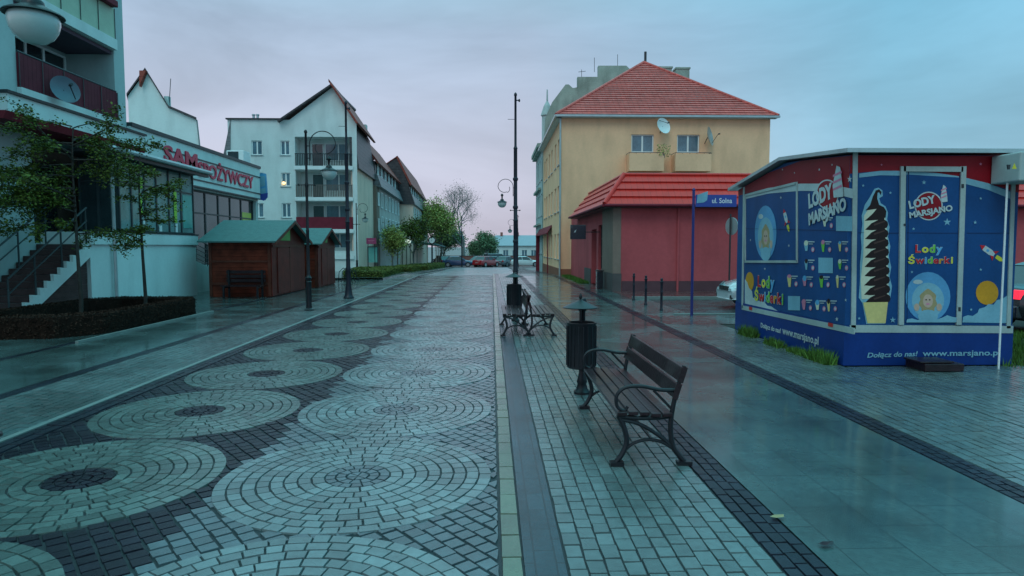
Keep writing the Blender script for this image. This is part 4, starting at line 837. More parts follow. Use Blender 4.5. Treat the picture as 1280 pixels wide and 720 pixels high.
for a, b in flz:
    window(ta, (TX - 1.5, bY0, 0), (0, 1, 0), (1, 0, 0), 1.6, 4.3, a + .1, b - .25, -.0, 'glass_dark', 'frame_white', fw=.06, mull=(.33, .62), sill=False)
for (a, b), (m_, hh) in zip(flz, (('balcony_red', .85), ('balcony_glass', .95), ('balcony_red', .9))):
    mb = MB(); mb.box(TX - .02, TX + .06, bY0, bY1, a - .02, a + hh); bal = mb.build('balcony_parapet', m_, ta)
    mb = MB(); mb.box(TX - .05, TX + .12, bY0 - .02, bY1 + .02, a - .36, a - .03); mb.build('balcony_slab', 'white_plaster', ta)
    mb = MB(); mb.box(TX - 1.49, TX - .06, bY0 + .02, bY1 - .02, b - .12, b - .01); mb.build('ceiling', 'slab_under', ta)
    mb = MB(); mb.tube([(TX + .02, bY0, a + hh + .04), (TX + .02, bY1, a + hh + .04)], .03, 6); 
    for i in range(6): yy = bY0 + (bY1 - bY0) * i / 5; mb.tube([(TX + .075, yy, a), (TX + .075, yy, a + hh)], .012, 5)
    mb.build('handrail', 'frame_dark', bal)
mb = MB(); mb.box(TX + .04, TX + .26, bY0 + .3, bY1 - .1, 9.42, 9.62); tag(mb.build('flower_box', 'balcony_red_f', bevel=.02), 'long dark red planter along the glazed upper balcony rail', 'flower box')
c = at_x(80, 113, TX + .35); dish('dark satellite dish mounted on the dark red balcony parapet', (c.x, c.y, c.z), (1, -.75, .25), .36, 'dish_grey', wall=(TX + .06, c.y + .1, c.z - .1))
# canopy ledge + awning
cp = thing('entrance_canopy', 'pale concrete canopy with a dark red valance over the stairs', 'canopy', (-11.6, 18.6, 4.8))
mb = MB(); mb.box(-11.15, TX + .004, 15.7, 21.7, 4.93, 5.33); mb.build('slab', 'white_plaster', cp); mb = MB(); mb.box(-11.1, TX + .004, 15.65, 21.75, 5.335, 5.40); mb.build('flashing', 'dark_metal', cp)
mb = MB(); mb.prism([(-11.2, 15.6, 4.74), (-11.12, 15.6, 4.92), (TX + .01, 15.6, 4.92), (TX + .01, 15.6, 4.74)], (0, 6.1, 0)); mb.build('valance', 'awning_red', cp)
# terrace + verandah
tr = thing('shop_verandah', 'glazed shop verandah on a white terrace wall with lime posters', 'verandah', (-11.5, 21.4, 0))
mb = MB(); mb.box(TX + .01, -10.92, 18.2, 24.6, 0, 1.85); mb.build('terrace_wall', 'white_plaster', tr)
mb = MB(); mb.box(TX + .01, -10.86, 18.15, 24.66, 1.853, 2.2); mb.build('parapet_band', 'white_plaster', tr)
mb = MB(); mb.box(TX + .02, -10.84, 19.6, 24.7, 2.203, 2.24); mb.build('coping', 'dark_metal', tr)
window(tr, (-10.93, 19.7, 0), (0, 1, 0), (1, 0, 0), 0, 4.85, 2.24, 4.4, .06, 'glass_curtain', 'frame_dark', fw=.05, mull=(.14, .3, .45, .62, .80), bars=(.68,), sill=False)
mb = MB(); mb.box(-10.955, -10.945, 23.72, 24.42, 2.45, 3.62); mb.build('blind', 'glass_teal', tr)
window(tr, (-10.97, 19.69, 0), (-1, 0, 0), (0, -1, 0), 0, 1.1, 2.24, 4.4, .05, 'glass_dark', 'frame_dark', fw=.05, mull=(.5,), bars=(.68,), sill=False)
window(tr, (-10.97, 24.56, 0), (-1, 0, 0), (0, 1, 0), 0, 1.1, 2.24, 4.4, .05, 'glass_dark', 'frame_dark', fw=.05, mull=(.5,), bars=(.68,), sill=False)
for yy, z0, z1, w in ((23.05, 2.62, 3.72, .2), (20.9, 3.6, 3.95, .14), (20.85, 2.85, 3.3, .14)):
    mb = MB(); mb.box(-10.942, -10.932, yy, yy + w, z0, z1); mb.build('poster', 'poster_lime', tr)
for yy, w, h in ((23.1, .16, .4), (21.0, .2, .5), (22.0, .17, .28)):
    mb = MB(); mb.box(-10.936, -10.926, yy, yy + w, 2.27, 2.27 + h * .8); mb.build('paper_notice', 'white_paint', tr)
mb = MB(); mb.box(TX + .02, -10.55, 18.7, 25.0, 4.43, 4.50); mb.box(-10.66, -10.55, 18.7, 25.0, 4.35, 4.43); mb.build('roof', 'dark_metal', tr)
mb = MB(); mb.tube([(-10.50, 18.6, 4.53), (-10.50, 25.1, 4.53)], .075, 8); mb.tube([(-10.5, 19.2, 4.5), (-10.75, 19.2, 4.2), (-10.82, 19.2, 4.0), (-10.82, 19.2, 0.02)], .05, 8); mb.build('gutter', 'zinc', tr, smooth=True)
# stairs
sr = thing('entrance_stairs', 'dark tiled outside stairs with a white stepped stringer up to the shop', 'stairs', (-11.5, 16.8, 0))
n = 12; mb = MB()
for i in range(n):
    ya = 15.1 + i * .26; mb.box(TX + .02, -11.02, ya, 18.19, i * .155 + (.004 if i else 0), (i + 1) * .155)
mb.build('steps', 'stair_tile', sr)
pts = []
for i in range(n): ya = 15.1 + i * .26; pts += [(-10.99, ya, i * .155), (-10.99, ya, (i + 1) * .155 + .03)]
pts += [(-10.99, 18.19, n * .155 + .03), (-10.99, 18.19, n * .155 - .35), (-10.99, 15.45, 0)]
mb = MB(); mb.prism(pts, (.08, 0, 0)); mb.build('stringer', 'white_plaster', sr)
for X, nm in ((-12.05, 1), (-10.98, 0)):
    mb = MB(); zt = lambda yy: (yy - 15.1) / .26 * .155 + .1
    mb.tube([(X, 15.2, zt(15.2) + .9), (X, 18.2, zt(18.2) + .9)], .025, 6)
    mb.tube([(X, 15.2, zt(15.2) + .55), (X, 18.2, zt(18.2) + .55)], .018, 6)
    for yy in (15.2, 16.1, 17.1, 18.15): mb.tube([(X, yy, zt(yy) - .1), (X, yy, zt(yy) + .9)], .022, 6)
    mb.build('handrail', 'frame_dark', sr)
# shop wing with fascia
sw = thing('grocery_shop', 'long low grocery shop with a white fascia and red SAM SPOŻYWCZY letters', 'shop', (-15, 29, 0))
fy1 = 34.8; mb = MB(); wall_mb(mb, (TX, 22.62, 0), (0, 1, 0), (1, 0, 0), fy1 - 22.62, 4.28, [(.6, 11.9, 1.0, 4.15)], .25, 0); mb.quad((TX, fy1, 0), (-24, fy1, 0), (-24, fy1, 5.9), (TX, fy1, 5.9)); mb.quad((TX, 22.62, 5.9), (TX, fy1, 5.9), (-24, fy1, 5.9), (-24, 22.62, 5.9)); mb.build('wall', 'grey_plaster', sw)
mb = MB(); mb.box(TX - .1, TX + .12, 22.63, fy1 + .05, 4.285, 5.82); fa = mb.build('fascia', 'white_plaster', sw)
mb = MB(); mb.box(TX - .1, TX + .17, 22.63, fy1 + .1, 5.823, 5.95); mb.box(TX + .123, TX + .15, 22.63, fy1 + .05, 5.35, 5.40); mb.box(TX + .123, TX + .15, 22.63, fy1 + .05, 4.50, 4.55); mb.box(TX, TX + .14, 22.63, fy1 + .02, 4.22, 4.28); mb.build('trim', 'frame_dark', fa)
window(sw, (TX, 22.62, 0), (0, 1, 0), (1, 0, 0), .6, 11.9, 1.0, 4.15, .22, 'glass_brown', 'frame_dark', fw=.07, mull=(.12, .25, .37, .5, .62, .74, .86), bars=(.7,), sill=False)
mb = MB(); mb.box(TX - .19, TX - .18, 33.1, 34.3, 2.4, 3.5); mb.build('yellow_poster', 'poster_yellow', sw)
text_mesh('SAM', at_x(199, 208, TX + .13), at_x(242, 219, TX + .13), UPZ, .72, ['sign_red'], 'lettering', fa, .12, .03)
for wi, (w_, a, b) in enumerate((('SAM', 200, 242), ('SPOŻYWCZY', 247, 316))):
    ya, yb2 = at_x(a, 200, TX + .13).y, at_x(b, 230, TX + .13).y
    if wi == 1: text_mesh(w_, (TX + .13, ya, 4.72), (TX + .13, yb2, 4.72), UPZ, .58, ['sign_red'], 'lettering', fa, .05, .02)
# remove the mis-fitted first SAM and put it level
for o_ in [x for x in bpy.data.objects if x.name.startswith('lettering') and x.parent == fa][:1]: bpy.data.objects.remove(o_)
text_mesh('SAM', (TX + .13, at_x(200, 200, TX).y, 4.93), (TX + .13, at_x(242, 212, TX).y, 4.93), UPZ, .62, ['sign_red'], 'lettering', fa, .05, .03)
t = thing('projecting_sign', 'blue and white shield shaped sign at the end of the grocery fascia', 'shop sign', (-11.8, 34.9, 4.3))
mb = MB(); mb.prism([at_y(x, y, 34.95) for x, y in ((323, 219), (326, 216), (332, 217), (333, 228), (334, 246), (331, 250), (324, 248), (322, 240))], (0, .12, 0)); sb = mb.build('sign_body', 'k_lblue', t)
mb = MB(); mb.prism([at_y(x, y, 34.94) for x, y in ((325, 220), (331, 220), (331.5, 232), (325, 234))], (0, .005, 0)); mb.prism([at_y(x, y, 34.94) for x, y in ((324.5, 236), (332, 235), (332, 243), (325, 243))], (0, .005, 0)); mb.build('emblem', 'k_cyan', sb)
mb = MB(); mb.prism([at_y(x, y, 34.93) for x, y in ((321, 243), (335, 241), (334, 247), (330, 251), (323, 249))], (0, .004, 0)); mb.build('ribbon', 'sign_blue', sb)
t = thing('air_conditioner', 'black fronted air conditioning unit on the grocery shop roof', 'air conditioner', (-13.3, 33, 5.95)); a, b = at_y(283.5, 207, 33.0), at_y(298, 188, 33.0)
mb = MB(); mb.box(a.x, b.x + .25, 33.0, 33.9, 5.92, b.z); mb.build('housing', 'white_paint', t, bevel=.02); mb = MB(); mb.box(a.x + .06, b.x, 32.985, 32.997, 5.98, b.z - .06); mb.build('grille', 'car_black', t)
rp = thing('ramp_wall', 'grey ramp wall with black railings between verandah and wooden hut', 'ramp', (-11.6, 26, 0))
mb = MB(); mb.prism([(-11.9, 24.7, 0), (-11.9, 30, 0), (-11.9, 30, .25), (-11.9, 24.7, 1.45)], (.5, 0, 0)); mb.build('wall', 'grey_plaster', rp)
mb = MB()
for dz in (.15, .32, .5, .68, .9): mb.tube([(-11.45, 24.7, 1.45 + dz), (-11.45, 30, .25 + dz)], .016 if dz < .9 else .025, 6)
for i in range(6): yy = 24.8 + i; zz = 1.45 - (yy - 24.7) * 1.2 / 5.3; mb.tube([(-11.45, yy, zz), (-11.45, yy, zz + .9)], .022, 6)
mb.build('railing', 'frame_dark', rp)
# gabled white house behind the shop
wh = thing('white_gabled_house', 'white gable wall rising behind the grocery shop roof', 'house', (-19, 42, 0))
pts = [at_y(x, y, 38) for x, y in ((160, 120), (183, 88), (212, 135), (247, 150), (251, 186))]; P = [Vector((pts[0].x, 38, 0))] + pts + [Vector((pts[-1].x, 38, 0))]
mb = MB(); mb.prism(P, (-4.4, 9, 0)); mb.build('wall', 'white_plaster', wh)
mb = MB()
for a, b in zip(pts, pts[1:]):
    up = Vector((0, 0, .12)); mb.add([a - Vector((0, .15, 0)), b - Vector((0, .15, 0)), b - Vector((0, .15, 0)) + up, a - Vector((0, .15, 0)) + up, a + Vector((-4.4, 9, 0)), b + Vector((-4.4, 9, 0)), b + Vector((-4.4, 9, 0)) + up, a + Vector((-4.4, 9, 0)) + up], [(0, 1, 2, 3), (3, 2, 6, 7), (0, 4, 5, 1)])
mb.build('roof', 'slate', wh)
mb = MB(); mb.prism([at_y(x, y, 37.7) for x, y in ((174, 88), (182, 88), (174, 108))], (0, .25, 0)); mb.build('red_tiles', 'far_red_tile', wh)
a = at_y(209, 134, 38.5); mb = MB(); mb.box(a.x - .12, a.x + .12, 38.4, 38.7, a.z - .4, a.z + .6); mb.build('chimney', 'grey_plaster', wh); mb = MB(); mb.tube([(a.x + .1, 38.5, a.z), (a.x + .25, 38.5, a.z + 1.6)], .02, 5); mb.build('aerial', 'dark_metal', wh)
# ------------------------------------------------------------------ wooden huts
def hut(label, x0, x1, y0, y1, ze, zr, o=.28):
    t = thing('wooden_hut', label, 'hut', ((x0 + x1) / 2, (y0 + y1) / 2, 0), 'dark wooden market huts'); ym = (y0 + y1) / 2
    mb = MB(); mb.box(x0, x1, y0, y1, .02, ze); mb.prism([(x0, y0, ze), (x0, y1, ze), (x0, ym, zr)], (x1 - x0, 0, 0)); mb.build('wall', 'hut_wood', t)
    mb = MB(); mb.box(x1 + .003, x1 + .03, y0 + .02, y1 - .02, .05, ze); mb.prism([(x1 + .003, y0 + .05, ze + .003), (x1 + .003, y1 - .05, ze + .003), (x1 + .003, ym, zr - .06)], (.02, 0, 0)); mb.build('front_boards', 'hut_plank', t)
    mb = MB(); mb.box(x1 + .033, x1 + .055, y0 + .6, ym - .05, .1, ze - .25); mb.box(x1 + .033, x1 + .055, ym + .05, y1 - .6, .1, ze - .25); d = mb.build('door', 'hut_plank', t)
    mb = MB(); mb.box(x1 + .033, x1 + .06, ym - .04, ym + .04, .06, ze - .2); mb.box(x1 + .033, x1 + .065, y0 + .05, y1 - .05, ze - .22, ze - .14); mb.build('door_trim', 'hut_trim', t)
    mb = MB()
    for X in (x0, x1 - .1): mb.box(X, X + .1, y0 - .03, y0 - .003, .03, ze)
    mb.box(x0, x1, y0 - .028, y0 - .003, ze * .62, ze * .62 + .07); mb.box(x0, x1, y0 - .028, y0 - .003, .45, .53); mb.build('frame_boards', 'hut_trim', t)
    mb = MB(); s = (zr - ze) / (ym - y0); zl = ze - o * s + .03
    for ya, sg in ((y0 - o, 1), (y1 + o, -1)):
        mb.add([(x0 - o, ya, zl), (x1 + o, ya, zl), (x1 + o, ym, zr + .03), (x0 - o, ym, zr + .03), (x0 - o, ya, zl + .05), (x1 + o, ya, zl + .05), (x1 + o, ym, zr + .08), (x0 - o, ym, zr + .08)], [(0, 1, 2, 3), (4, 5, 6, 7), (0, 1, 5, 4), (1, 2, 6, 5), (0, 3, 7, 4)])
    mb.build('roof', 'green_bitumen', t)
    mb = MB(); mb.prism([(x1 + .04, y0 + .25, ze + .02), (x1 + .04, ym, ze + .02), (x1 + .04, ym, zr - .1)], (.03, 0, 0)); mb.build('gable_board', 'green_paint', t)
    mb = MB()
    for ya in (y0 - o, y1 + o): mb.prism([(x1 + o - .02, ya, zl - .08), (x1 + o - .02, ym, zr - .06), (x1 + o - .02, ym, zr + .04), (x1 + o - .02, ya, zl + .03)], (.03, 0, 0))
    mb.build('barge_board', 'hut_trim', t)
    return t
hut('larger nearer wooden market hut with a green felt roof', -9.95, -7.8, 23.4, 27.5, 2.0, 2.72)
hut('smaller farther wooden market hut, seen behind the first', -9.7, -7.55, 28.6, 31.7, 1.95, 2.55)
t = thing('slatted_bench', 'dark slatted bench pushed against the front of the nearer hut', 'bench', (-8.6, 22.9, 0))
mb = MB()
for i in range(4): mb.box(-9.3, -7.95, 22.70 + i * .13, 22.80 + i * .13, .42, .46)
mb.build('seat', 'wood_dark', t); mb = MB()
for i in range(3): mb.box(-9.3, -7.95, 23.24, 23.28, .55 + i * .15, .66 + i * .15)
mb.build('backrest', 'wood_dark', t)
for x in (-9.2, -8.05): mb = MB(); mb.box(x - .03, x + .03, 22.7, 22.76, 0.02, .42); mb.box(x - .03, x + .03, 23.18, 23.24, .02, .98); mb.box(x - .03, x + .03, 22.76, 23.18, .36, .415); mb.build('leg', 'iron', t)
t = thing('bike_rack', 'small bent tube bicycle rack at the end of the farther hut', 'bike rack', (-7.2, 32.5, 0)); mb = MB()
for yy in (32.2, 32.9, 33.6): mb.tube([(-7.5, yy, 0), (-7.45, yy, .55), (-7.25, yy, .75), (-7.0, yy, .6), (-6.9, yy, .3), (-6.8, yy, 0)], .02, 6)
mb.tube([(-7.5, 32.2, .1), (-7.5, 33.6, .1)], .02, 6); mb.build('frame', 'iron', t, smooth=True)
# ------------------------------------------------------------------ white apartment building B
BY = 52.0; bx = lambda px: at_y(px, 250, BY).x; bz = lambda py: at_y(400, py, BY).z
wb = thing('white_apartment_building', 'white gabled apartment building with a column of loggias facing the square', 'building', (-15, 56, gz(56)))
X0 = bx(287); U0 = lambda px: bx(px) - X0; W_ = bx(447) - X0; zt = bz(150); zb0 = gz(52) - .2
win = [(U0(316), U0(329.5), bz(194), bz(176)), (U0(352), U0(363.5), bz(194), bz(176)), (U0(352), U0(363.5), bz(233), bz(216)), (U0(352), U0(363.5), bz(272), bz(254)), (U0(316), U0(329.5), bz(233), bz(216)), (U0(316), U0(329.5), bz(272), bz(254))]
lg = [(U0(370), U0(441), bz(208), bz(171), 1.5), (U0(370), U0(441), bz(247), bz(213), 1.5), (U0(370), U0(441), bz(287), bz(252), 1.5), (U0(370), U0(441), bz(320), bz(292), 1.5)]
mb = MB(); wall_mb(mb, (X0, BY, 0), (1, 0, 0), (0, -1, 0), W_, zt, win + lg, .14, zb0)
g0, ga, g1 = bx(364), bx(417.5), bx(447)
mb.poly([(g0, BY, zt), (g1, BY, zt), (g1, BY, bz(158) if False else zt), (ga, BY, bz(109))])
for a, b, c, d, e_ in lg: mb.quad((X0 + a, BY + 1.5, c), (X0 + b, BY + 1.5, c), (X0 + b, BY + 1.5, d), (X0 + a, BY + 1.5, d))
mb.quad((X0, BY, zb0), (X0, 60, zb0), (X0, 60, zt), (X0, BY, zt)); mb.build('wall', 'white_plaster', wb)
for i, h in enumerate(win): window(wb, (X0, BY, 0), (1, 0, 0), (0, -1, 0), *h, .14, 'glass_blue', mull=(.5,))
mb = MB(); a = at_y(355, 229, BY + .08); mb.lathe([(.02, -.12), (.12, -.06), (.12, .06), (.02, .12)], (a.x, BY + .03, a.z), 12); tag(mb.build('lit_lamp', 'lit_bulb'), 'glowing lamp in a window of the white building', 'lamp')
for k_, (a, b, c, d, e_) in enumerate(lg):
    o3 = (X0 + a, BY + 1.5, 0); w3 = b - a
    window(wb, o3, (1, 0, 0), (0, -1, 0), w3 * .2, w3 * .42, c + .02, c + 2.0, -.0, 'glass_dark', 'frame_white', mull=(), sill=False, name='balcony_door'); window(wb, o3, (1, 0, 0), (0, -1, 0), w3 * .44, w3 * .85, c + .6, c + 2.0, -.0, 'glass_blue', 'frame_white', mull=(.6,), sill=False)
    mb = MB(); mb.box(X0 + a - .05, X0 + b + .05, BY - .12, BY - .003, c - .25, c + .03); mb.build('balcony_slab', 'white_paint', wb)
    mb = MB()
    if k_ == 2: mb.box(X0 + a, X0 + b, BY - .06, BY - .003, c + .04, c + .98); mb.build('balcony_parapet', 'balcony_red_f', wb)
    elif k_ == 3: mb.box(X0 + a, X0 + b, BY + .05, BY + .1, c + .04, c + .4); mb.build('balcony_parapet', 'white_plaster', wb)
    else:
        mm_ = 'balcony_slat' if k_ == 1 else 'frame_dark'; n_ = 34
        for i in range(n_): xx = X0 + a + (b - a) * (i + .5) / n_; mb.box(xx - .035, xx + .035, BY - .05, BY - .02, c + .08, c + .95)
        mb.box(X0 + a, X0 + b, BY - .07, BY - .003, c + .95, c + 1.0); mb.build('balcony_railing', mm_, wb)
mb = MB(); o_ = .35
def slab(a, b, y0, y1, th=.18):
    a, b = Vector(a), Vector(b); up = Vector((0, 0, th)); mb.add([(a.x, y0, a.z), (b.x, y0, b.z), (b.x, y1, b.z), (a.x, y1, a.z), (a.x, y0, a.z + th), (b.x, y0, b.z + th), (b.x, y1, b.z + th), (a.x, y1, a.z + th)], [(0, 3, 2, 1), (4, 5, 6, 7), (0, 1, 5, 4), (1, 2, 6, 5), (2, 3, 7, 6), (3, 0, 4, 7)])
slab((bx(351), 0, bz(154)), (ga, 0, bz(108.5)), BY - .4, 61, .15); mb.build('roof', 'slate', wb)
mb = MB(); slab((X0 - .1, 0, zt), (g0 - .6, 0, zt), BY - .15, 60, .1); mb.build('flat_roof', 'dark_metal', wb)
mb = MB(); mb.prism([at_y(x, y, BY - .05) for x, y in ((288, 149), (287, 340), (277, 340), (278, 199))], (0, 8, 0)); mb.build('side_slope', 'slate_light', wb)
for px in (317, 322): a = at_y(px, 147, 53); mb = MB(); mb.lathe([(.1, 0), (.1, .5), (.14, .5), (.14, .6)], (a.x, 53, zt), 8); mb.build('flue', 'zinc', wb)
# side row, slightly turned
RZ = R(2.05); ROW = Vector((-10.6, 52.0, 0))
def rowhouse(name, label, parts):
    t = thing(name, label, 'building', (0, 0, 0)); parts(t); t.location = ROW; t.rotation_euler = (0, 0, RZ); return t
def sidewin(t, x, ys, zs, w=.55, h=1.3, pane='glass_dark'):
    for y in ys:
        for z in zs: window(t, (x, y, 0), (0, 1, 0), (1, 0, 0), -w, w, z, z + h, -.035, pane, 'frame_white', fw=.08, mull=(.5,), sill=False)
def s1(t):
    mb = MB(); mb.box(-.42, .02, .25, 9.0, -.6, 7.95); mb.build('wall', 'beige_plaster', t)
    mb = MB(); mb.prism([(.25, .05, 7.9), (-.25, .05, 11.5), (-.45, .05, 11.5), (-.45, .05, 7.9)], (0, 9.2, 0)); mb.build('mansard', 'slate', t)
    mb = MB(); mb.prism([(.30, -.45, 11.3), (-1.9, -.45, 14.6), (-1.9, -.45, 14.4), (.12, -.45, 11.25)], (0, 9.7, 0)); mb.build('roof', 'far_red_tile', t)
    mb = MB(); mb.prism([(-.2, 9.1, 11.4), (-1.9, 9.1, 14.4), (-3.5, 9.1, 11.4)], (0, .15, 0)); mb.build('gable', 'slate', t)
def s2(t):
    mb = MB(); mb.box(-8, .32, 9.02, 11, -.8, 7.4); mb.build('brown_wall', 'brown_plaster', t)
    mb = MB(); mb.box(-8, .30, 11.02, 29.5, -1.2, 7.4); mb.build('wall', 'row_plaster', t)
    sidewin(t, .30, (12.5, 15.5, 18.5, 21.5, 24.5, 27.5), (3.2, 5.5), .6, 1.5); sidewin(t, .32, (10.0,), (3.2, 5.6), .4, 1.2)
    mb = MB(); mb.prism([(.75, 9.3, 7.3), (.35, 9.3, 8.5), (-3, 9.3, 8.5), (-3, 9.3, 7.3)], (0, 20.3, 0)); mb.build('mansard', 'slate_light', t)
    mb = MB(); mb.box(-3, .15, 9.5, 29.3, 8.5, 9.7); mb.build('dormer_band', 'slate', t)
    sidewin(t, .16, (11, 13.5, 16.5, 19.5, 22.5, 25.5), (8.55,), .5, 1.0)
    mb = MB(); mb.prism([(.55, 9.35, 9.5), (-2.0, 9.35, 13.0), (-2.0, 9.35, 12.8), (.40, 9.35, 9.4)], (0, 20.2, 0)); mb.prism([(-2, 9.35, 12.9), (-2, 9.35, 13.0), (-7, 9.35, 9.0), (-7, 9.35, 8.9)], (0, 20.2, 0)); mb.build('roof', 'far_red_tile', t)
    mb = MB(); mb.box(-1.2, -.6, 9.6, 10.3, 10, 13.0); mb.build('chimney', 'grey_plaster', t)
def s3(t):
    mb = MB(); mb.box(-8, 1.88, 30, 60, -1.4, 7.1); mb.build('wall', 'beige_plaster', t)
    sidewin(t, 1.89, [32 + 3 * i for i in range(9)], (3.0, 5.2), .6, 1.5)
    mb = MB(); mb.prism([(2.1, 29.8, 7.0), (1.3, 29.8, 9.8), (.1, 29.8, 12.7), (-1.2, 29.8, 12.0), (-3, 29.8, 7.0)], (0, .4, 0)); mb.build('gable', 'slate', t)
    mb = MB(); mb.prism([(2.2, 30, 7.0), (1.75, 30, 8.3), (-2, 30, 8.3), (-2, 30, 7.0)], (0, 30, 0)); mb.build('mansard', 'slate_light', t)
    mb = MB(); mb.box(-2, 1.4, 30.2, 60, 8.3, 9.6); mb.build('dormer_band', 'slate', t); sidewin(t, 1.41, [33 + 3 * i for i in range(8)], (8.4,), .5, 1.0)
    mb = MB(); mb.prism([(1.8, 29.7, 9.4), (.1, 29.7, 12.9), (-.1, 29.7, 12.8), (1.6, 29.7, 9.3)], (0, 30.3, 0)); mb.prism([(.1, 29.7, 12.9), (-5, 29.7, 9.5), (-5, 29.7, 9.4), (.1, 29.7, 12.8)], (0, 30.3, 0)); mb.build('roof', 'far_red_tile', t)
    mb = MB(); mb.box(1.9, 2.6, 44, 46, 3.8, 6.0); mb.build('oriel', 'dark_metal', t)
rowhouse('terraced_house', 'nearest house of the left row, beige blank wall under a slate mansard', s1)
rowhouse('terraced_house', 'middle house of the left row with grey front and red roof', s2)
rowhouse('terraced_house', 'farthest house of the left row with a dark pointed gable', s3)
# shop fronts / canopies
for lb, x0, x1, y0, y1 in (('nearer dark green shop canopy along the left row', -10.3, -9.0, 60, 80), ('farther dark green shop canopy standing out from the left row', -9.9, -6.9, 82, 98)):
    t = thing('shop_canopy', lb, 'canopy', (x0, y0, gz(y0)), 'green canopies over the left shops'); mb = MB(); z = 3.0
    mb.add([(x0, y0, z + gz(y0) + .35), (x1, y0, z + gz(y0)), (x1, y1, z + gz(y1)), (x0, y1, z + gz(y1) + .35), (x0, y0, z + gz(y0) + .2), (x1, y0, z + gz(y0) - .18), (x1, y1, z + gz(y1) - .18), (x0, y1, z + gz(y1) + .2)], [(0, 1, 2, 3), (4, 7, 6, 5), (0, 4, 5, 1), (1, 5, 6, 2), (2, 6, 7, 3)]); mb.build('roof', 'green_bitumen', t)
    n = int((y1 - y0) / 3)
    for i in range(n + 1): yy = y0 + .2 + (y1 - y0 - .4) * i / n; mb = MB(); mb.box(x1 - .12, x1 - .02, yy - .05, yy + .05, gz(yy) + .01, z + gz(yy) - .15); mb.build('post', 'brown_plaster', t)
for i, (y, c_) in enumerate(((62, 'glass_dark'), (66, 'glass_brown'), (70, 'glass_dark'), (74, 'glass_blue'), (78, 'glass_dark'))):
    pass
t = thing('lit_shop_sign', 'small lit white shop sign under the green canopy', 'shop sign', (-8.9, 66, 1.9)); a, b = at_y(503.5, 304, 66), at_y(513, 299, 66); mb = MB(); mb.box(a.x, b.x, 66, 66.15, a.z, b.z); mb.build('light_box', 'lit_sign', t, bevel=.05)
mb = MB(); mb.tube([((a.x + b.x) / 2, 66.08, b.z), ((a.x + b.x) / 2, 66.08, b.z + .5)], .03, 5); mb.build('hanger', 'dark_metal', t)
cy_ = 70.0; c_ = at_y(540, 300.5, cy_); t = thing('street_clock', 'round white street clock in a black case on a pole', 'clock', (c_.x, cy_, gz(cy_)))
def disc(mb, c, r, y0, th, n=24): mb.prism([(c.x + r * math.cos(2 * math.pi * i / n), y0, c.z + r * math.sin(2 * math.pi * i / n)) for i in range(n)], (0, th, 0))
mb = MB(); disc(mb, c_, .42, cy_ - .1, .2); mb.tube([(c_.x, cy_, gz(cy_)), (c_.x, cy_, c_.z)], .09, 8); mb.build('case', 'car_black', t)
mb = MB(); disc(mb, c_, .30, cy_ - .12, .01); f_ = mb.build('dial', 'white_paint', t); mb = MB(); mb.prism([(c_.x - .02, cy_ - .13, c_.z), (c_.x + .02, cy_ - .13, c_.z), (c_.x + .02, cy_ - .13, c_.z + .22)], (0, .004, 0)); mb.prism([(c_.x, cy_ - .13, c_.z - .02), (c_.x, cy_ - .13, c_.z + .02), (c_.x - .16, cy_ - .13, c_.z - .06)], (0, .004, 0)); mb.build('hands', 'car_black', f_)
a, b = at_y(458, 305, 45), at_y(470, 297.5, 45); t = thing('magenta_sign', 'magenta street sign board on two posts before the beige wall', 'sign', (a.x, 45, gz(45))); mb = MB(); mb.box(a.x, b.x, 45, 45.06, a.z, b.z); mb.build('board', 'magenta', t)
for xx in (a.x + .1, b.x - .1): mb = MB(); mb.tube([(xx, 45.03, gz(45)), (xx, 45.03, b.z)], .03, 6); mb.build('post', 'dark_metal', t)
mb = MB(); mb.box(a.x + .12, b.x - .12, 44.985, 44.995, a.z + .22, a.z + .26); mb.box(a.x + .15, b.x - .2, 44.985, 44.995, a.z + .12, a.z + .15); mb.build('faded_lines', 'k_pink', t)
a, b = at_y(460.5, 328, 45.5), at_y(471.5, 309, 45.5); t = thing('notice_board', 'pale green glass notice board below the magenta sign', 'notice board', (a.x, 45.5, gz(45))); mb = MB(); mb.box(a.x, b.x, 45.5, 45.6, a.z, b.z); mb.build('panel', 'glass_teal', t); mb = MB(); mb.box(a.x - .06, a.x - .003, 45.48, 45.6, gz(45), b.z + .05); mb.box(b.x + .003, b.x + .06, 45.48, 45.6, gz(45), b.z + .05); mb.box(a.x, b.x, 45.48, 45.6, b.z + .003, b.z + .06); mb.build('frame', 'frame_dark', t)
# ------------------------------------------------------------------ hedges
def leafbox(mb, x0, x1, y0, y1, z0, z1, n, s=.035, zf=None):
    for _ in range(n):
        f = random.choice('txyXY' if (x1 - x0) > .2 else 'txX'); x, y, z = U(x0, x1), U(y0, y1), U(z0, z1); d = U(-.04, .03)
        if f == 't': z = z1 + d
        elif f == 'x': x = x0 - d
        elif f == 'X': x = x1 + d
        elif f == 'y': y = y0 - d
        else: y = y1 + d
        p = Vector((x, y, z)); mb.cc = U(.5, 1.6); a = Vector((U(-1, 1), U(-1, 1), U(-1, 1))).normalized() * s * U(.6, 1.3); b = a.orthogonal().normalized() * s * U(.4, .8)
        mb.quad(p - a, p - b, p + a, p + b)
t = thing('hedge', 'low dark brown clipped hedge ring around the small tree', 'hedge', (-9.1, 15.4, 0), None)
ring = [(-7.95, 13.6), (-7.8, 17.4), (-8.1, 17.9), (-9.9, 18.0), (-10.5, 17.3), (-10.6, 13.4), (-9.9, 12.75), (-8.5, 12.9)]
mb = MB(); lb_ = MB(); hh = .43; wI = .42; n = len(ring); cen = Vector((-9.2, 15.4))
inn = [Vector(p) + (cen - Vector(p)).normalized() * wI for p in ring]
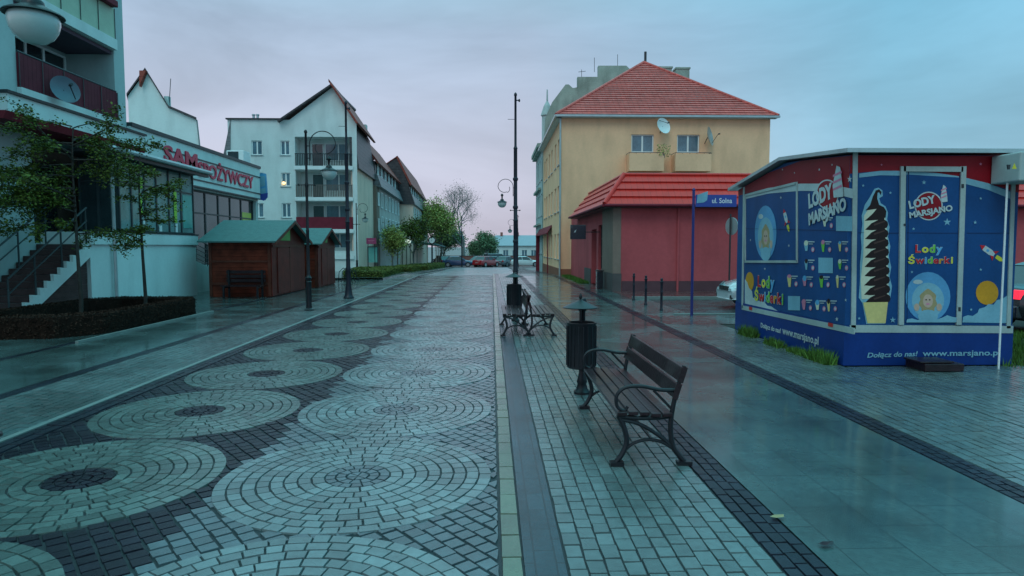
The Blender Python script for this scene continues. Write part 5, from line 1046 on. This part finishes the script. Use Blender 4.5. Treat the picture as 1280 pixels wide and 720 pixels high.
for i in range(n):
    a, b = Vector(ring[i]), Vector(ring[(i + 1) % n]); c, d = inn[(i + 1) % n], inn[i]
    mb.cc = .6
    mb.quad((*a, 0), (*b, 0), (*b, hh), (*a, hh)); mb.quad((*a, hh), (*b, hh), (*c, hh), (*d, hh)); mb.quad((*d, 0), (*c, 0), (*c, hh), (*d, hh))
    L_ = (b - a).length
    for _ in range(int(1500 * L_)):
        s_ = U(0, 1); k_ = U(0, 1); p2 = a.lerp(b, s_); q2 = d.lerp(c, s_)
        r_ = random.random()
        if r_ < .45: p = Vector((p2.x, p2.y, U(.01, hh))) + Vector((U(-.03, .03), U(-.03, .03), 0))
        elif r_ < .85: m2 = p2.lerp(q2, k_); p = Vector((m2.x, m2.y, hh + U(-.03, .035)))
        else: p = Vector((q2.x, q2.y, U(.1, hh)))
        lb_.cc = U(.4, 1.7); e1 = Vector((U(-1, 1), U(-1, 1), U(-1, 1))).normalized() * .022; e2 = e1.orthogonal().normalized() * .013; lb_.quad(p - e1, p - e2, p + e1, p + e2)
mb.build('hedge_core', 'hedge_brown', t); lb_.build('foliage', 'hedge_brown', t)
mb = MB(); mb.poly([(p.x, p.y, .05) for p in inn]); struct(mb.build('planting_soil', 'soil'))
mb = MB(); mb.prism([(-7.72, 12.3, .0), (-7.66, 12.3, .0), (-7.60, 18.1, .0), (-7.68, 18.1, .0)], (0, 0, .05)); struct(mb.build('bed_kerb', 'concrete_kerb'))
hl = [('nearest box hedge of the left row, right behind the tall mast', 428, 478, 36.6, 41.5), ('second clipped box hedge behind the nearest one', 462, 492, 42.5, 47), ('yellowish clipped hedge in front of the shop canopy', 485, 515, 49, 55), ('long clipped hedge leading to the street clock', 500, 535, 57, 66), ('farthest clipped hedge before the blue parked car', 525, 547, 68, 78), ('low hedge beside the notice board', 440, 468, 42.8, 45)]
for lb, pa, pb, y0, y1 in hl:
    a, b = at_y(pa, 330, y0).x, at_y(pb, 330, y0).x; t = thing('hedge', lb, 'hedge', ((a + b) / 2, (y0 + y1) / 2, gz(y0)), 'clipped hedges before the left row'); z = gz(y1) - .02; zt_ = gz(y0) + .45
    mb = MB(); mb.cc = .5; mb.box(a + .03, b - .03, y0 + .03, y1 - .03, z, zt_ - .03); mb.build('hedge_core', 'hedge_green', t); mb = MB(); leafbox(mb, a, b, y0, y1, z, zt_, 2600, .06); mb.build('foliage', 'hedge_green', t)
k = MB(); pts = [(-5.9, 35.6), (-5.55, 42), (-5.0, 52), (-4.75, 66), (-4.7, 80)]
for (xa, ya), (xb, yb_) in zip(pts, pts[1:]): k.add([(xa, ya, gz(ya)), (xb, yb_, gz(yb_)), (xb, yb_, gz(yb_) + .1), (xa, ya, gz(ya) + .1), (xa - .15, ya, gz(ya) + .1), (xb - .15, yb_, gz(yb_) + .1), (-12, yb_, gz(yb_) + .1), (-12, ya, gz(ya) + .1)], [(0, 1, 2, 3), (3, 2, 5, 4), (4, 5, 6, 7)])
struct(k.build('raised_sidewalk', 'slab_left'))
# ------------------------------------------------------------------ trees
def leaf_cloud(mb, p, n, rad, s, flat=.5):
    for _ in range(n):
        q = p + Vector((random.gauss(0, rad), random.gauss(0, rad), random.gauss(0, rad * flat))); e1 = Vector((U(-1, 1), U(-1, 1), U(-.5, .5))).normalized() * s * U(.6, 1.3); e2 = Vector((U(-1, 1), U(-1, 1), U(-.6, .6))); e2 = (e2 - e1.normalized() * e2.dot(e1.normalized())).normalized() * s * .55
        mb.cc = U(.5, 1.5); mb.quad(q - e1, q - e2, q + e1, q + e2)
def spray_tree(name, label, loc, h, trunk_r, limbs, leaf, group=None):
    """young street tree: limbs of uneven length and rise, forked twigs, loose leaf sprays"""
    t = thing(name, label, 'tree', loc, group); L0 = Vector(loc); tb = MB(); pts = [L0 + Vector((math.sin(i * .9) * .04, math.cos(i * 1.3) * .04, h * i / 8)) for i in range(9)]
    tb.tube(pts, [trunk_r * (1 - .75 * i / 8) for i in range(9)], 8)
    tb.build('trunk', 'bark', t, smooth=True); br = MB(); lv = MB()
    def twig(p, d, ln, r, k):
        n = 5; path = [p.copy()]; q = p.copy(); dd = d.copy()
        for i in range(n):
            dd = (dd + Vector((U(-.22, .22), U(-.22, .22), U(-.2, .1)))).normalized(); q = q + dd * ln / n; path.append(q.copy())
        br.tube(path, [r * (1 - .75 * i / n) for i in range(n + 1)], 5 if k > 1 else 3, cap=False)
        for i in range(1, n + 1):
            if k <= 1:
                leaf_cloud(lv, path[i], int(U(3, 12)), U(.05, .11), U(.028, .046), .5)
            elif i > 1 and random.random() < .5: leaf_cloud(lv, path[i], 6, .09, .036, .5)
        if k > 0:
            for i in range(1, n + 1):
                if random.random() < .85:
                    o = dd.orthogonal().normalized(); o = Matrix.Rotation(U(0, 6.28), 3, dd) @ o; o.z *= .45
                    twig(path[i], (dd * U(.5, 1) + o * U(.5, 1.1)).normalized(), ln * U(.35, .62), r * .5, k - 1)
    for (z, ang, ln, rise, dens) in limbs:
        twig(L0 + Vector((0, 0, z)), Vector((math.cos(ang), math.sin(ang), rise)).normalized(), ln, trunk_r * .42, 2 if ln > .8 else 1)
    br.build('branches', 'bark', t); lv.build('crown', leaf, t); return t
lim = []
random.seed(11)
for i in range(17): lim.append((1.95 + 2.0 * (i + U(-1, 1)) / 17, U(0, 6.28), U(.35, 1.0) * (1.1 - .35 * i / 17), U(.1, .9), 9))
spray_tree('young_tree', 'slim young tree standing in the hedge bed before the verandah windows', (-9.05, 17.3, .02), 4.1, .05, lim, 'leaf')
lim = []
for i in range(17): lim.append((2.1 + 2.7 * (i + U(-1, 1)) / 17, U(0, 6.28), U(.6, 1.6) * (1.1 - .35 * i / 17), U(.0, .7), 10))
lim += [(3.1, R(200), 1.9, .12, 11), (2.7, R(190), 2.0, .05, 11), (3.5, R(185), 1.6, .2, 11), (3.9, R(250), 1.5, .4, 10), (4.1, R(340), 1.3, .3, 10), (3.4, R(210), 1.9, .2, 10)]
spray_tree('young_tree', 'wider tree with loose spreading branches in front of the stairs', (-9.65, 15.6, .02), 4.5, .05, lim, 'leaf')
def crown_tree(name, label, loc, h, cr, leaf, nl, s, depth=5, trunk=.25, group=None, lw=1.0, bare=False, squash=1.2):
    t = thing(name, label, 'tree', loc, group); L0 = Vector(loc); br = MB(); tips = []
    def grow(p, d, ln, r, k):
        path = [p]; q = p; dd = d
        for i in range(3): dd = (dd + Vector((U(-.2, .2), U(-.2, .2), U(-.02, .18)))).normalized(); q = q + dd * ln / 3; path.append(q)
        br.tube(path, [r, r * .88, r * .76, r * .62], 6 if k > 2 else 4, cap=False)
        if k <= 2: tips.append((path[2], r)); tips.append((q, r))
        if k == 0: return
        for i in range(3 if k > 1 else 4):
            a = U(0, 6.28); o = dd.orthogonal().normalized(); o = Matrix.Rotation(a, 3, dd) @ o; grow(q if i else path[2], (dd * U(.7, 1.1) + o * U(.5, .95)).normalized(), ln * U(.66, .82), r * .58, k - 1)
    grow(L0, Vector((0, 0, 1)), h * .30, trunk, depth); trk = MB(); 
    br.build('trunk', 'bark_hazed', t); lv = MB()
    if nl:
        per = max(1, nl // max(1, len(tips)))
        for p, _ in tips: leaf_cloud(lv, p, per, cr, s, 1.0)
        lv.build('crown', leaf, t)
    return t
random.seed(23)
p = at_y(578, 320, 108); crown_tree('bare_tree', 'large half bare tree with fine grey twigs above the parked cars', (p.x, 108, -1.2), 14.0, .5, 'leaf_grey', 7500, .08, 6, .32)
random.seed(5)
p = at_y(545, 320, 99); crown_tree('green_tree', 'yellow green tree beside the end of the left row', (p.x + .6, 99, -1.2), 11.0, .75, 'leaf_lime', 15000, .15, 4, .2)
p = at_y(607, 320, 118); crown_tree('green_tree', 'round fresh green tree above the far brick wall', (p.x, 118, -1.2), 6.0, .45, 'leaf_hazed', 9000, .16, 4, .15)
p = at_y(590, 320, 125); crown_tree('green_tree', 'low green tree left of the round one at the far wall', (p.x, 125, -1.2), 4.6, .5, 'leaf_hazed', 5000, .18, 3, .12)
p = at_y(553, 320, 112); crown_tree('green_tree', 'darker green tree between the yellow green tree and the bare tree', (p.x, 112, -1.2), 7.5, .5, 'leaf_hazed', 8000, .17, 4, .15)
p = at_y(490, 300, 57); crown_tree('street_tree', 'small light green street tree by the nearer shop canopy', (p.x, 57, gz(57)), 4.3, .25, 'leaf_lime', 4500, .09, 3, .06)
p = at_y(517, 300, 63); crown_tree('street_tree', 'spreading small street tree before the dark gabled house', (p.x, 63, gz(63)), 5.6, .3, 'leaf', 4500, .10, 4, .08)
# ------------------------------------------------------------------ far end
t = thing('brick_wall', 'low red brick wall at the far end of the street', 'wall', (0, 106, -1.2)); mb = MB(); mb.box(-9, 9, 106, 106.3, -1.3, .25); mb.build('wall', 'brick_far', t); mb = MB(); mb.box(-9.05, 9.05, 105.95, 106.35, .253, .33); mb.build('coping', 'slate', t)
fb = thing('long_pale_building', 'long low pale building with a grey blue roof at the end of the street', 'building', (6, 135, -1.2)); x0, x1 = at_y(612, 300, 130).x, 22
hs = []
for i in range(12): hs.append((.8 + i * 1.85, 1.9 + i * 1.85, -.1, 1.1))
mb = MB(); wall_mb(mb, (x0, 130, 0), (1, 0, 0), (0, -1, 0), x1 - x0, 2.0, hs, .15, -1.3); mb.quad((x0, 130, -1.3), (x0, 142, -1.3), (x0, 142, 2), (x0, 130, 2)); mb.build('wall', 'white_plaster', fb)
for h in hs: window(fb, (x0, 130, 0), (1, 0, 0), (0, -1, 0), *h, .15, 'glass_blue', sill=False)
mb = MB(); mb.quad((x0 - .3, 129.6, 1.95), (x1, 129.6, 1.95), (x1, 136, 4.1), (x0 + 1.2, 136, 4.1)); mb.quad((x0 + 1.2, 136, 4.1), (x1, 136, 4.1), (x1, 142.4, 1.95), (x0 - .3, 142.4, 1.95)); mb.add([(x0 - .3, 129.6, 1.95), (x0 + 1.2, 136, 4.1), (x0 - .3, 142.4, 1.95)], [(0, 1, 2)]); mb.build('roof', 'roof_far', fb)
for xx in (x0 + 2.2, x0 + 5.5): mb = MB(); mb.box(xx, xx + .5, 135.4, 136, 3.6, 4.7); mb.build('chimney', 'brick_far', fb)
# fallen leaves near the camera right
for i, (x, y) in enumerate(((1.86, 4.15), (1.98, 3.75))):
    mb = MB(); z = .03; mb.cc = 1; mb.poly([(x - .04, y, z), (x - .01, y - .03, z + .004), (x + .05, y - .01, z), (x + .06, y + .02, z + .006), (x, y + .03, z)])
    tag(mb.build('fallen_leaf', 'k_hair' if i == 0 else 'wood_dark'), ('pale brown fallen leaf on the wet dark paving band' if i == 0 else 'dark fallen leaf on the wet paving band nearest the viewer'), 'leaf', 'fallen leaves')
# ------------------------------------------------------------------ world and light
w = bpy.data.worlds.new('World'); sc.world = w; w.use_nodes = True; nt = w.node_tree; N = nt.nodes; L = nt.links; bg = N['Background']
sky = N.new('ShaderNodeTexSky'); sky.sky_type = 'NISHITA'; sky.sun_disc = False; SE, SR = R(50), R(200); sky.sun_elevation = SE; sky.sun_rotation = SR
tc = N.new('ShaderNodeTexCoord'); sp = N.new('ShaderNodeSeparateXYZ'); L.new(tc.outputs['Generated'], sp.inputs[0])
rp_ = N.new('ShaderNodeValToRGB'); L.new(sp.outputs['Z'], rp_.inputs[0]); cr = rp_.color_ramp
K = 10.0
stops = [(0.0, (.59, .56, .69)), (.13, (.56, .585, .715)), (.30, (.44, .57, .74)), (.50, (.33, .80, .98)), (1.0, (.58, 1.75, 1.95))]
cr.elements[0].position = 0; cr.elements[0].color = (*stops[0][1], 1); cr.elements[1].position = 1; cr.elements[1].color = (*stops[-1][1], 1)
for p_, c_ in stops[1:-1]: e = cr.elements.new(p_); e.color = (*c_, 1)
nz_ = N.new('ShaderNodeTexNoise'); nz_.inputs['Scale'].default_value = 1.9; nz_.inputs['Detail'].default_value = 5; nz_.inputs['Roughness'].default_value = .58; nz_.inputs['Distortion'].default_value = .4
mp = N.new('ShaderNodeMapping'); mp.inputs['Scale'].default_value = (1, 1, 3.5); L.new(tc.outputs['Generated'], mp.inputs[0]); L.new(mp.outputs[0], nz_.inputs['Vector'])
mr = N.new('ShaderNodeMapRange'); mr.inputs[1].default_value = .35; mr.inputs[2].default_value = .65; mr.inputs[3].default_value = .84 * K; mr.inputs[4].default_value = 1.12 * K; L.new(nz_.outputs['Fac'], mr.inputs[0])
vm = N.new('ShaderNodeVectorMath'); vm.operation = 'SCALE'; L.new(rp_.outputs[0], vm.inputs[0]); L.new(mr.outputs[0], vm.inputs['Scale'])
# bluer towards the right of the street
mr2 = N.new('ShaderNodeMapRange'); mr2.inputs[1].default_value = .05; mr2.inputs[2].default_value = .5; L.new(sp.outputs['X'], mr2.inputs[0])
mxc = N.new('ShaderNodeMix'); mxc.data_type = 'RGBA'; L.new(mr2.outputs[0], mxc.inputs['Factor']); mxc.inputs['A'].default_value = (1, 1, 1, 1); mxc.inputs['B'].default_value = (.52, .95, 1.0, 1)
vm2 = N.new('ShaderNodeVectorMath'); vm2.operation = 'MULTIPLY'; L.new(vm.outputs[0], vm2.inputs[0]); L.new(mxc.outputs['Result'], vm2.inputs[1])
mx = N.new('ShaderNodeMix'); mx.data_type = 'RGBA'; mx.inputs['Factor'].default_value = .94; L.new(sky.outputs[0], mx.inputs['A']); L.new(vm2.outputs[0], mx.inputs['B'])
L.new(mx.outputs['Result'], bg.inputs['Color']); bg.inputs['Strength'].default_value = .1
sl = bpy.data.lights.new('sun', 'SUN'); sl.energy = .5; sl.angle = R(25); sl.color = (1, .96, .9); so = bpy.data.objects.new('sun', sl); col.objects.link(so)
# sun behind the clouds, from behind the camera to the left
az_ = SR; dirv = Vector((math.sin(az_) * math.cos(SE), math.cos(az_) * math.cos(SE), math.sin(SE))); so.rotation_euler = dirv.to_track_quat('Z', 'Y').to_euler()
vs = sc.view_settings; vs.view_transform = 'Standard'; vs.look = 'None'; vs.exposure = 0; vs.gamma = 1
try: vs.use_curve_mapping = False
except Exception: pass
sc.render.engine = 'CYCLES'; sc.render.resolution_x = 1024; sc.render.resolution_y = 576
